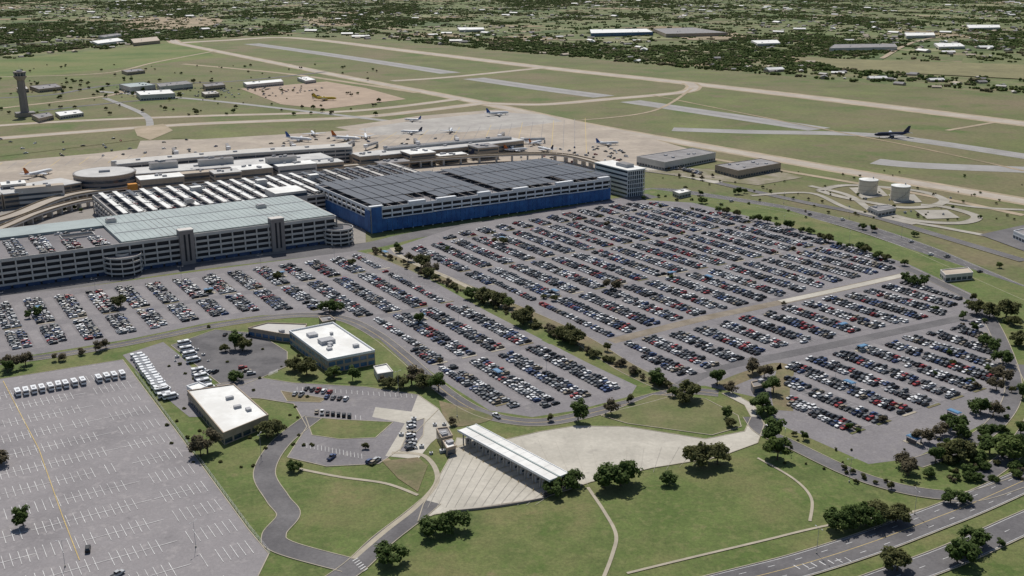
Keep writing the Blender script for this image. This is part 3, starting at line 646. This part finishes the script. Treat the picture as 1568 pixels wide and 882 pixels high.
# middle garage (with shade canopies)
A0=GP(150,301,16)[0]-3; A1=GP(640,262,16)[0]; B0=bb1+14; B1=GP(420,270,16)[1]
A0=min(A0,GP(180,318,16)[0]); 
g=garage('m',A0,A1,B0,B1,15,4,stucco,dasph_m)
a=A0+6;k=0
halfA=A0+(A1-A0)*.62
while a<A1-6:
    L0,L1=B0+3,B1-3; nseg=3
    for s_ in range(nseg):
        q0=L0+(L1-L0)*s_/nseg+1.5; q1=L0+(L1-L0)*(s_+1)/nseg-1.5
        p,q=fromG(a,q0),fromG(a,q1)
        rm=wroof if a<halfA else (panel if k%3 else lr)
        if k%5==2 and s_==2: rm=panel
        g.ebox(p,q,-1.9,1.9,18.2,18.6,rm)
        for w in(.1,.5,.9): x,y=p[0]+(q[0]-p[0])*w,p[1]+(q[1]-p[1])*w; g.box((x,y),(.4,.4,3.4),th,steel,14.8)
    a+=11.5; k+=1
for (u,v) in((300,292),(400,281),(480,273)):
    x,y=P(u,v,18); g.box((x,y),(9,7,7),th,stucco,14.8,wroof)
g.obj('parking_garage')
a=A0+6
while a<A1-6:
    bq=B0+4
    while bq<B1-4:
        if random.random()<.8: x,y=fromG(a+5.7,bq); car(x,y,14.85,th)
        bq+=2.8
    a+=11.5
w=MB(); a_,b_=GP(445,302,18); w.prism(rectG(a_-14,a_+14,b_-2,b_+24),0,23,stucco,wroof); w.ebox(fromG(a_-14,b_-2),fromG(a_+14,b_-2),.02,.1,18.5,21,glass); w.obj('stair_building')
# blue garage
HB=19.
fa,fb_=GP(568,322,HB); ra,_=GP(943,277,HB); _,bk=GP(832,246,HB)
g=garage('b',fa,ra,fb_,bk,HB,5,whitep,lot_m,bluescr,11.2)
a=fa+3;k=0
while a<ra-5:
    wdt=9.2 if k%2 else 10.2
    q=fb_+4+(6 if 6<k<10 else 0); j=0
    while q<bk-8:
        ln=23
        if not(k in(11,) or (k in (4,5,18) and j==0)): g.ebox(fromG(a+wdt/2,q),fromG(a+wdt/2,min(q+ln,bk-3)),-wdt/2+.35,wdt/2-.35,HB+3.1+.25*(j%2),HB+3.35+.25*(j%2),panel)
        for w_ in(.2,.8): x,y=fromG(a+wdt/2,q+ln*w_); g.box((x,y),(.4,.4,3.2),th,steel,HB-.2)
        q+=ln+1.0; j+=1
    a+=wdt+.4; k+=1
for i in range(7):
    t=[.02,.18,.3,.44,.6,.8,.97][i]; a_=fa+(ra-fa)*t
    g.ebox(fromG(a_-(6+i%3*3),fb_),fromG(a_+6,fb_),-3.2,.5,HB+.3,HB+3.0+.4*(i%2),whitep)
g.ebox(fromG(fa,fb_),fromG(fa+9,fb_),.85,1.1,.3,HB+2,bluescr)
g.ebox(fromG(fa,fb_+10),fromG(fa,fb_),.8,1.0,.3,HB-1,bluescr)
for i in range(5):
    p0_=fa+10+(ra-fa-14)*i/5; p1_=fa+10+(ra-fa-14)*(i+1)/5-.3
    g.ebox(fromG(p0_,fb_),fromG(p1_,fb_),.8,2.2+.8*(i%2),11.4+.5*(i%2),11.9+.5*(i%2),whitep)
g.obj('rental_car_garage')
# office building right of it
g=MB(); na,nb=GP(966,301); hh=25
fr=rectG(na-6,na+14,nb-2,nb+48)
g.prism(rectG(na-5.5,na+13.5,nb-1.5,nb+47.5),0,hh-.5,glass,groof)
for e in range(4):
    p,q=fr[e],fr[(e+1)%4]
    if e in(3,):
        for k in range(6): g.ebox(p,q,-.3,.3,k*4.1+.01*e,k*4.1+2.3,whitep)
    else:
        for k in range(7): g.ebox(p,q,-.3,.1,k*4.05-.1+.01*e,k*4.05+.5,whitep)
        n=8
        for k in range(n+1): g.box((p[0]+(q[0]-p[0])*k/n,p[1]+(q[1]-p[1])*k/n),(.5,.5,hh),th,whitep,0)
g.prism(rectG(na-7,na+15,nb-3,nb+49),hh,hh+1,whitep,wroof,True); g.prism(rectG(na,na+9,nb+8,nb+24),hh+1,hh+4,hvac,groof)
g.obj('office_building')

def block(name,corners_roof,h,wallm,roofm,win=None,bands=0,par=.6,hv=3,base=None,world=False,fh=3.6):
    pts=corners_roof if world else [P(u,v,h) for u,v in corners_roof]
    ar=sum(pts[i][0]*pts[(i+1)%len(pts)][1]-pts[(i+1)%len(pts)][0]*pts[i][1] for i in range(len(pts)))
    if ar<0: pts=pts[::-1]
    b=MB(); b.prism(pts,0,h,wallm,roofm)
    n=len(pts)
    for e in range(n):
        p,q=pts[e],pts[(e+1)%n]; b.ebox(p,q,-.35,.12,h-.4+.003*e,h+par+.003*e,base or wallm)
        l=math.hypot(p[0]-q[0],p[1]-q[1])
        if win and l>4:
            for k in range(bands or max(1,int(h/fh))):
                z0=1+k*fh; m=max(1,int(l/4.2))
                for j in range(m):
                    t0=(j+.1)/m;t1=(j+.9)/m
                    pp=(p[0]+(q[0]-p[0])*t0,p[1]+(q[1]-p[1])*t0);qq=(p[0]+(q[0]-p[0])*t1,p[1]+(q[1]-p[1])*t1)
                    if z0+2<h: b.ebox(pp,qq,-.05,.06,z0,min(h-.6,z0+2.1),win)
    cx=sum(p[0] for p in pts)/n; cy=sum(p[1] for p in pts)/n
    rr=random.Random(int(cx*7+cy))
    for i in range(hv):
        e=rr.randrange(n); t=rr.uniform(.15,.6); x=cx+(pts[e][0]-cx)*t; y=cy+(pts[e][1]-cy)*t
        b.box((x,y),(rr.uniform(1.5,3.5),rr.uniform(1.5,3),rr.uniform(.8,1.6)),th,hvac,h)
    b.obj(name); return pts
block('warehouse_building',[(287,599),(358,589),(411,636),(342,664)],6,brick,wroof,win=glass,bands=1,hv=4,par=.5)
block('office_building',[(443,508),(510,495),(574,538),(502,552)],8,brick,wroof,win=bglass,bands=2,hv=5,par=.9,base=whitep)
block('office_wing',[(380,503),(410,495),(470,497),(462,515),(432,512)],5,brick,lr,win=bglass,bands=1,hv=1)
g=MB(); x,y=P(500,522,9); g.box((x,y),(8,6,2.2),th,hvac,8); g.box((P(478,512,9)),(5,5,1.6),th,hvac,8); g.obj('rooftop_equipment')
block('entrance_canopy',[(572,562),(592,558),(602,570),(578,574)],4,stucco,wroof,hv=0)
block('bus_stop_building',[(286,592),(305,586),(318,592),(298,600)],4,whitep,wroof,hv=0)
block('guard_booth_building',[(488,486),(506,484),(514,490),(494,494)],4,brick,groof,win=glass,hv=1)
block('toll_office',[(668,657),(686,655),(693,668),(676,672)],5,brick,groof,win=glass,hv=2)
block('toll_office',[(678,676),(692,673),(698,684),(684,688)],4,brick,wroof,win=glass,hv=1)
block('restroom_building',[(1150,586),(1168,582),(1172,590),(1154,594)],4,brick,groof,win=glass,hv=1)
block('toll_canopy_building',[(1440,414),(1482,410),(1490,418),(1448,422)],5,stucco,troof,win=glass,hv=0)
block('lot_exit_building',[(1030,293),(1048,289),(1058,293),(1040,297)],5,stucco,wroof,win=glass,hv=1)
block('cargo_building',[(975,240),(1060,227),(1096,234),(1018,249)],9,stucco,groof,win=glass,bands=1,hv=6)
block('cargo_building',[(1095,253),(1165,243),(1196,250),(1130,262)],8,brick,groof,win=glass,bands=1,hv=6)
block('maintenance_building',[(1330,317),(1360,314),(1372,319),(1345,324)],5,stucco,groof,win=glass,hv=2)
block('maintenance_building',[(1552,354),(1580,348),(1600,358),(1570,362)],6,whitep,groof,win=glass,hv=2)
for (c4,h,wm_,rm) in (([(182,129),(220,126),(238,130),(200,134)],10,stucco,mroof),([(240,128),(285,124),(295,128),(245,133)],9,stucco,groof),([(208,140),(260,137),(268,143),(215,146)],9,stucco,wroof),([(372,126),(430,121),(434,125),(378,130)],7,stucco,wroof),([(310,129),(340,126),(345,130),(315,133)],7,brick,groof),([(455,119),(470,117),(484,122),(468,124)],6,stucco,wroof),([(45,132),(85,128),(95,133),(60,137)],6,brick,groof),([(140,63),(180,58),(190,62),(150,67)],9,stucco,wroof),([(200,60),(240,56),(245,62),(205,66)],9,brick,troof),([(150,55),(180,51),(186,53),(160,57)],8,stucco,groof),([(48,176),(75,172),(82,177),(60,182)],6,brick,groof),([(84,172),(120,168),(128,173),(92,178)],5,stucco,wroof),([(308,141),(330,139),(336,143),(314,145)],6,brick,lr),([(186,108),(215,105),(222,108),(195,111)],6,brick,groof),([(25,134),(40,132),(44,136),(28,138)],6,brick,lr),
   ([(903,45),(990,44),(1000,49),(905,51)],12,bglass,wroof),([(1000,44),(1060,42),(1115,50),(1020,52)],12,brick,groof),([(1278,68),(1370,67),(1374,72),(1270,74)],10,stucco,groof),([(1430,66),(1470,66),(1478,71),(1438,72)],8,stucco,wroof),([(1385,50),(1430,50),(1432,54),(1388,55)],9,stucco,wroof),([(1150,62),(1190,61),(1195,66),(1160,67)],8,stucco,wroof),([(1480,38),(1530,38),(1532,42),(1484,43)],8,stucco,wroof),([(700,42),(740,42),(742,45),(704,46)],8,stucco,wroof)):
    block('industrial_building',c4,h,wm_,rm,win=glass,bands=1,hv=3)
# tanks
for u,v in((1328,296),(1377,306)):
    c=P(u,v); g=MB(); r=P(u+14,v)[0]-c[0]; g.cyl(c,r,0,13.5,tankm,40,top=tankm)
    for z0 in(4,8,12): g.cyl(c,r+.08,z0,z0+.25,troof,40)
    g.cyl(c,r-.4,13.5,15,wroof,40,r1=.8); g.cyl(c,r+.15,13.2,13.55,whitep,40)
    for i in range(13):
        t=i*.14-2.2; g.box((c[0]+(r+.6)*math.cos(t),c[1]+(r+.6)*math.sin(t)),(1,.9,.15),t,steel,1+i)
    g.cyl((c[0]+r*.5,c[1]),.6,14,16,hvac,10); g.obj('storage_tank')
# toll plaza canopy
g=MB(); cz=6.5; cc=[P(694,657,cz),P(736,655,cz),P(874,727,cz),P(838,737,cz)]
p0=np.array(cc[0]);p1=np.array(cc[1]);p2=np.array(cc[2]);p3=np.array(cc[3])
ax0=(p0+p1)/2; ax1=(p2+p3)/2; dv=ax1-ax0; L=np.linalg.norm(dv); dv/=L; wv=5.0
s0=tuple(ax0);s1=tuple(ax1)
nseg=12
for i in range(nseg):
    q0=tuple(ax0+dv*L*i/nseg);q1=tuple(ax0+dv*(L*(i+1)/nseg-.12)); g.ebox(q0,q1,-wv,wv,cz,cz+.6+.02*(i%2),whitep,top=wroof)
for s in(-1,1): g.ebox(s0,s1,s*wv-.15,s*wv+.15,cz-.12,cz+.85,whitep,.15,.15)
g.ebox(s0,s1,-.35,.35,cz+.62,cz+.9,mroof)
nl=12
rot=math.atan2(dv[1],dv[0])
for i in range(nl+1):
    c=ax0+dv*(L*(i+.5)/(nl+1)); nrm=np.array((dv[1],-dv[0]))
    for s in(-3.8,3.8): q=c+nrm*s; g.box(tuple(q),(.45,.45,cz),rot,steel,0)
    g.box(tuple(c),(1.3,16,.6),rot,walk_m,0)
    q=c+nrm*1; g.box(tuple(q),(1.2,2.6,2.4),rot,hvac,.6); g.box(tuple(q),(1.26,2.2,1.0),rot,glass,1.6); g.box(tuple(q),(1.5,3,.2),rot,hvac,3.0)
    q=c+nrm*7.5; g.cyl(tuple(q),.12,.6,1.5,yellow_line,8); 
    q=c-nrm*6; g.box((q[0],q[1]),(.3,.5,1.1),rot,yellow_line,.6); g.ebox(tuple(q),tuple(q+dv*3),-.04,.04,1.5,1.6,redm)
g.obj('toll_plaza_canopy')

# ------ terminal
g=MB()
def slab(g,px,h,wid,wallm,roofm,z0=0,over=1.,win=True,fh=4.2):
    pts=[P(u,v,h) for u,v in px]
    pts=catmull(pts,4)
    for i in range(len(pts)-1):
        p,q=pts[i],pts[i+1]
        g.ebox(p,q,-wid/2,wid/2,z0,h-.5,wallm,.5,.5)
        g.ebox(p,q,-wid/2-over,wid/2+over,h-.5+.004*(i%2),h+.3+.004*(i%2),whitep,.2,.2,top=roofm)
        if i%2==0: g.box(p,(4,3,1.4),th,hvac,h+.3)
        if win:
            for s in(-1,1):
                k=1.2
                while k<h-3:
                    g.ebox(p,q,s*(wid/2+.06)-.05,s*(wid/2+.06)+.05,k,k+2.3,glass,-.4,-.4); k+=fh
lightroof=mat('light_roof',(.50,.49,.47),.08,.05,c2=(.39,.38,.365),scale2=.06,rough=.6)
slab(g,[(-60,298),(20,290),(108,276)],14,34,brick,lightroof)
slab(g,[(205,262),(300,255),(400,247),(500,238)],16,34,brick,lightroof)
slab(g,[(175,249),(260,241),(360,233),(470,226),(535,222)],19,24,stucco,lr)
slab(g,[(545,238),(640,228),(720,220),(790,212)],12,30,brick,lightroof)
slab(g,[(590,226),(700,216),(780,209)],15,9,stucco,groof)
c=P(160,264,18); g.cyl(c,28,0,18,tower_c,40,top=groof); g.cyl(c,28.5,16.2,18.7,brick,40,top=groof); g.cyl(c,26.8,18.7,18.75,lightroof,40); g.box(c,(10,7,2),.4,hvac,18.75)
for k in range(3): g.cyl(c,28.3,2+k*5,4.4+k*5,glass,40)
for (u,v,wx,wy,h,rm,wmt) in((245,270,40,22,17,wroof,brick),(300,262,34,22,15,troof,brick),(345,262,26,20,18,lightroof,brick),(385,256,36,24,17,wroof,brick),(450,250,40,24,16,wroof,stucco),(500,247,30,20,15,lightroof,brick),(430,240,30,10,22,groof,stucco),(250,248,26,10,22,groof,stucco),(330,243,34,8,22,groof,stucco),(560,236,22,24,16,lightroof,brick),(640,232,30,28,14,wroof,brick),(740,223,26,26,14,groof,brick),(60,285,40,10,17,troof,stucco),(20,280,20,16,18,wroof,stucco),(600,247,34,16,10,groof,brick),(690,236,34,14,9,wroof,brick)):
    x,y=P(u,v,h); rr=th*.9
    g.box((x,y),(wx,wy,h),rr,wmt,0,top=rm); g.box((x,y),(wx+.6,wy+.6,.8),rr,stucco,h-.5,top=rm)
    for k in range(int(h/4.5)): g.box((x,y),(wx+.16,wy*.9,2),rr,glass,1.2+k*4.4); g.box((x,y),(wx*.92,wy+.16,2.02),rr,glass,1.2+k*4.4)
    for k in range(5): g.box((x+random.uniform(-wx,wx)*.3,y+random.uniform(-wy,wy)*.25),(random.uniform(1.5,4),2.2,1.5),rr,hvac,h+.3)
x,y=P(202,278,16); g.box((x,y),(8,6,14),th,mat('orange_screen',(.55,.25,.06)),0)
g.obj('airport_terminal')
def viaduct(px,h,w):
    g=MB(); pts=catmull([P(u,v,h) for u,v in px],8)
    for i in range(len(pts)-1):
        p,q=pts[i],pts[i+1]
        g.ebox(p,q,-w/2,w/2,h-1.4+.003*(i%2),h+.003*(i%2),stucco,.2,.2,top=taxc_m)
        for s in(-1,1): g.ebox(p,q,s*w/2-.2,s*w/2+.2,h,h+1.1+.003*(i%2),tax_m,.1,.1)
        if i%2==0: g.box(p,(1.6,w*.6,h-1.4),math.atan2(q[1]-p[1],q[0]-p[0]),stucco,0)
    g.obj('elevated_road')
viaduct([(-60,352),(20,330),(80,306),(130,294),(220,283),(330,272),(450,261),(560,251),(660,243)],8,13)
viaduct([(-60,372),(0,350),(60,325),(120,308),(170,301)],7,9)
viaduct([(660,243),(760,237),(850,236),(905,246),(935,258)],8,9)
def bridge(u,v,r,L=28):
    g=MB(); x,y=P(u,v,5); g.ebox((x,y),(x+L*math.cos(r),y+L*math.sin(r)),-1.6,1.6,4,6.9,whitep,top=groof)
    g.ebox((x,y),(x+L*math.cos(r),y+L*math.sin(r)),-1.63,1.63,5,5.9,glass,-1,-1)
    g.cyl((x,y),2.6,3.6,7.2,whitep,14); g.cyl((x,y),.6,0,3.6,steel,8); g.box((x+L*math.cos(r),y+L*math.sin(r)),(1.2,3,4),r,steel,0); g.obj('jet_bridge')
for u,v,r in((450,224,1.9),(530,222,1.4),(560,224,1.2),(620,236,-.9),(690,229,-1.1),(760,222,-.8),(640,219,1.8),(700,214,1.7),(765,209,1.4),(800,214,.2),(350,227,1.9),(270,234,2.0)): bridge(u,v,r)

# control tower
g=MB(); x,y=P(39,178); c=(x,y)
g.box(c,(26,20,6),th,brick,0,top=groof); g.cyl(c,5.6,0,52,tower_c,12,r1=4.8)
for i in range(8):
    t=i*math.pi/4; g.tube((c[0]+5.6*math.cos(t),c[1]+5.6*math.sin(t),0),(c[0]+4.9*math.cos(t),c[1]+4.9*math.sin(t),53),.7,.6,tower_c,4)
g.cyl(c,5.2,52,57,tower_c,16,r1=9.0); g.cyl(c,9.0,57,58.5,brick,16); g.cyl(c,7.2,58.5,63,glass,16,r1=8.4)
for i in range(12):
    t=i*math.pi/6; g.tube((c[0]+7.3*math.cos(t),c[1]+7.3*math.sin(t),58.5),(c[0]+8.5*math.cos(t),c[1]+8.5*math.sin(t),63),.2,.2,whitep,4)
g.cyl(c,9.0,63,64.4,tower_c,16); g.cyl(c,4,64.4,66.5,hvac,12); g.tube((x,y,66),(x,y,73),.15,.08,steel,5); g.tube((x+2,y,66),(x+2,y,70),.12,.06,steel,5)
g.obj('control_tower')

# airliners
def jet(tail,belly=None,fus=whitep):
    b=MB(); R=2.0; prof=[(-19,.35,1.3),(-16,.9,1.0),(-11,1.7,.3),(-6,R,0),(12,R,0),(15.5,1.75,-.1),(17.6,1.1,-.3),(18.6,.25,-.5)]; n=14; vs=[]
    for x,r,dz in prof:
        for i in range(n): t=i*2*math.pi/n; vs.append((x,r*math.cos(t),3.6+dz+r*math.sin(t)))
    fs=[[k*n+i,(k+1)*n+i,(k+1)*n+(i+1)%n,k*n+(i+1)%n][::-1] for k in range(len(prof)-1) for i in range(n)]+[list(range(n)),[len(vs)-1-i for i in range(n)]]
    b.add(vs,fs,fus)
    def wing(r0,t0,c0,r1,c1,y0,y1,z0,z1,th_,m):
        for s in(-1,1):
            V=[(r0,s*y0,z0),(r0-c0,s*y0,z0),(r1,s*y1,z1),(r1-c1,s*y1,z1)]; W=[(x,y,z+th_) for x,y,z in V]
            b.add(V+W,[[4,5,7,6],[0,2,3,1],[0,4,6,2],[1,3,7,5],[2,6,7,3],[0,1,5,4]],m)
    gm=mat('wing_grey',(.5,.51,.53),.05,.3,rough=.4)
    wing(4.5,0,7,-5.5,1.7,1.5,17,2.6,4.0,.4,gm); wing(-14,0,4,-17.8,1.6,.8,6.5,4.6,5,.2,gm)
    V=[(-11.5,-.15,5.2),(-18,-.15,5.2),(-19.5,-.1,11.5),(-17,-.1,11.5)]; W=[(x,-y,z) for x,y,z in V]
    b.add(V+W,[[0,1,2,3],[7,6,5,4],[0,3,7,4],[1,5,6,2],[3,2,6,7]],tail)
    for s in(-1,1):
        b.tube((4.3,s*5.6,2.0),(.3,s*5.6,2.1),1.05,.75,belly or fus,12); b.tube((4.35,s*5.6,2.0),(4.2,s*5.6,2.0),.85,.85,dark_in,12); b.box((1.5,s*5.6),(3,.3,1),0,gm,2.2)
        b.tube((-1,s*2.8,0.5),(-1,s*2.8,3),.15,.15,steel,5); b.tube((-1,s*2.5,.5),(-1,s*3.1,.5),.5,.5,tire,10)
        b.box((2,s*1.98),(24,.06,.35),0,cglass,4.0)
    b.box((17.2,0),(.7,1.4,.45),0,cglass,3.85); b.tube((13,0,.4),(13,0,2),.12,.12,steel,5); b.tube((13,-.3,.4),(13,.3,.4),.4,.4,tire,8)
    return b.mesh('airliner')
tc=[mat('tail_blue',(.04,.10,.30),.1,.3,rough=.4),mat('tail_navy',(.025,.032,.07),.1,.3,rough=.4),mat('tail_orange',(.5,.15,.04),.1,.3),mat('tail_yellow',(.55,.4,.05),.1,.3)]
J=[jet(tc[0]),jet(tc[1]),jet(tc[2]),jet(tc[3],fus=tc[3])]; JD=jet(tc[1],fus=tc[1])
for k,u,v,r,s in((0,458,217,-.35,1),(2,530,216,-.3,1.05),(1,480,208,1.9,.9),(0,632,186,2.8,.7),(1,630,205,2.9,.8),(0,762,177,.5,1),(1,700,244,3.0,1.05),(2,790,233,.4,.8),(0,930,223,.3,.8),(2,820,222,1,.8),(0,560,212,-1.4,.9),(1,690,203,1.5,.8),(2,60,270,1.2,1),(1,835,232,2.2,.8),(3,498,154,.1,1.0),(3,488,151,.5,.6)):
    x,y=P(u,v); inst(J[k],'airliner',x,y,.4,r,s)
x,y=P(1365,211); inst(JD,'airliner',x,y,.5,3.25,1.25)
for i in range(110):
    u,v=random.choice([(random.uniform(560,900),random.uniform(212,250)),(random.uniform(0,550),random.uniform(212,240)),(random.uniform(830,960),random.uniform(225,250))])
    x,y=P(u,v); car(x,y,.4,random.uniform(0,6.28),random.choice(['pickup','suv']))
for i in range(120):
    u=random.uniform(170,500); x,y=P(u,random.uniform(134,150)); 
    car(x,y,.3,random.choice([th,th+1.57]))
for i in range(45):
    t=i/45; x,y=P(1015+t*60,250+t*14+random.uniform(0,6)); car(x,y,.42,random.choice([th,th+1.57]))
for i in range(26):
    x,y=P(1110+random.random()*70,262+random.random()*8); car(x,y,.42,th)

# lamps
lb=MB(); lb.cyl((0,0),.3,0,1.2,conc_m,8); lb.tube((0,0,.8),(0,0,11),.09,.06,hvac,6)
for s in(-1,1): lb.tube((0,0,10.9),(s*1.3,0,11.1),.05,.05,steel,4); lb.box((s*1.6,0),(.7,.35,.12),0,hvac,11.05)
lm=lb.mesh('parking_lot_lamp')
for x,y in lampspots: inst(lm,'parking_lot_lamp',x,y,0,th)
for u,v in [(100,870),(300,840),(700,640),(610,600),(400,700),(1200,690),(1300,740),(1250,850),(1400,790),(1100,330),(1200,350),(1300,375),(1380,365),(1300,335),(1200,312)]:
    x,y=P(u,v); inst(lm,'street_lamp',x,y,0,random.uniform(0,3))
# bus shelters
sh=MB(); sh.box((0,0),(6,3.2,.25),0,blueroof,2.9); sh.box((0,0),(5.2,2.4,.2),0,blueroof,3.15)
for x in(-2.6,2.6):
    for y in(-1.4,1.4): sh.box((x,y),(.15,.15,2.9),0,steel,0)
sh.box((0,1.4),(5,.06,1.8),0,cglass,.5); sh.box((0,.9),(4.3,.45,.1),0,steel,.45); sh.box((-1.8,.9),(.1,.4,.45),0,steel,0); sh.box((1.8,.9),(.1,.4,.45),0,steel,0); sh.box((0,0),(8,4.5,.16),0,walk_m,0)
shm=sh.mesh('bus_shelter')
for u,v in((762,577),(850,452),(60,478),(320,450),(645,490),(430,424),(770,370),(1320,538),(1290,504),(1028,424),(1300,594),(1460,640),(1398,680),(590,392),(1085,430)):
    x,y=P(u,v); inst(shm,'bus_shelter',x,y,zE,th+random.choice([0,1.57]))
for i in range(34):
    u,v=random.choice([(random.uniform(1300,1480),random.uniform(290,340)),(random.uniform(590,700),random.uniform(640,700)),(random.uniform(260,320),random.uniform(530,560))])
    x,y=P(u,v); b=MB(); w=random.uniform(1,2.4); b.box((x,y),(w,w*.7,w*.6+.4),random.random()*3,hvac,0); b.box((x,y),(w*1.06,w*.76,.12),0.2,steel,w*.6+.4); b.cyl((x,y),w*.2,w*.6+.52,w*.6+.8,dark_in,8); b.obj('utility_cabinet')

# ---------------------------------------------------------------- camera, light
cam=bpy.data.cameras.new('camera'); co=bpy.data.objects.new('camera',cam); scene.collection.objects.link(co); scene.camera=co
co.location=(0,0,H); co.rotation_euler=(math.pi/2-PH,0,0); cam.sensor_width=36; cam.lens=F/1568*36; cam.clip_start=1; cam.clip_end=120000
S_=Vector((-.22*math.cos(math.radians(56)),.975*math.cos(math.radians(56)),math.sin(math.radians(56)))).normalized()
sl=bpy.data.lights.new('sun','SUN'); sl.energy=4.2; sl.angle=math.radians(.53); sl.color=(1,.955,.88)
so=bpy.data.objects.new('sun',sl); so.rotation_euler=S_.to_track_quat('Z','Y').to_euler(); scene.collection.objects.link(so)
w=bpy.data.worlds.new('World'); scene.world=w; w.use_nodes=True; nt=w.node_tree
sk=nt.nodes.new('ShaderNodeTexSky'); sk.sky_type='NISHITA'; sk.sun_disc=False; sk.sun_elevation=math.radians(56); sk.sun_rotation=math.atan2(S_.x,S_.y)
nt.links.new(sk.outputs[0],nt.nodes['Background'].inputs[0]); nt.nodes['Background'].inputs[1].default_value=.075
scene.view_settings.view_transform='Standard'; scene.view_settings.look='None'; scene.view_settings.exposure=0
print('cars',CN[0],'woods',len(pts),'houses',len(hp))
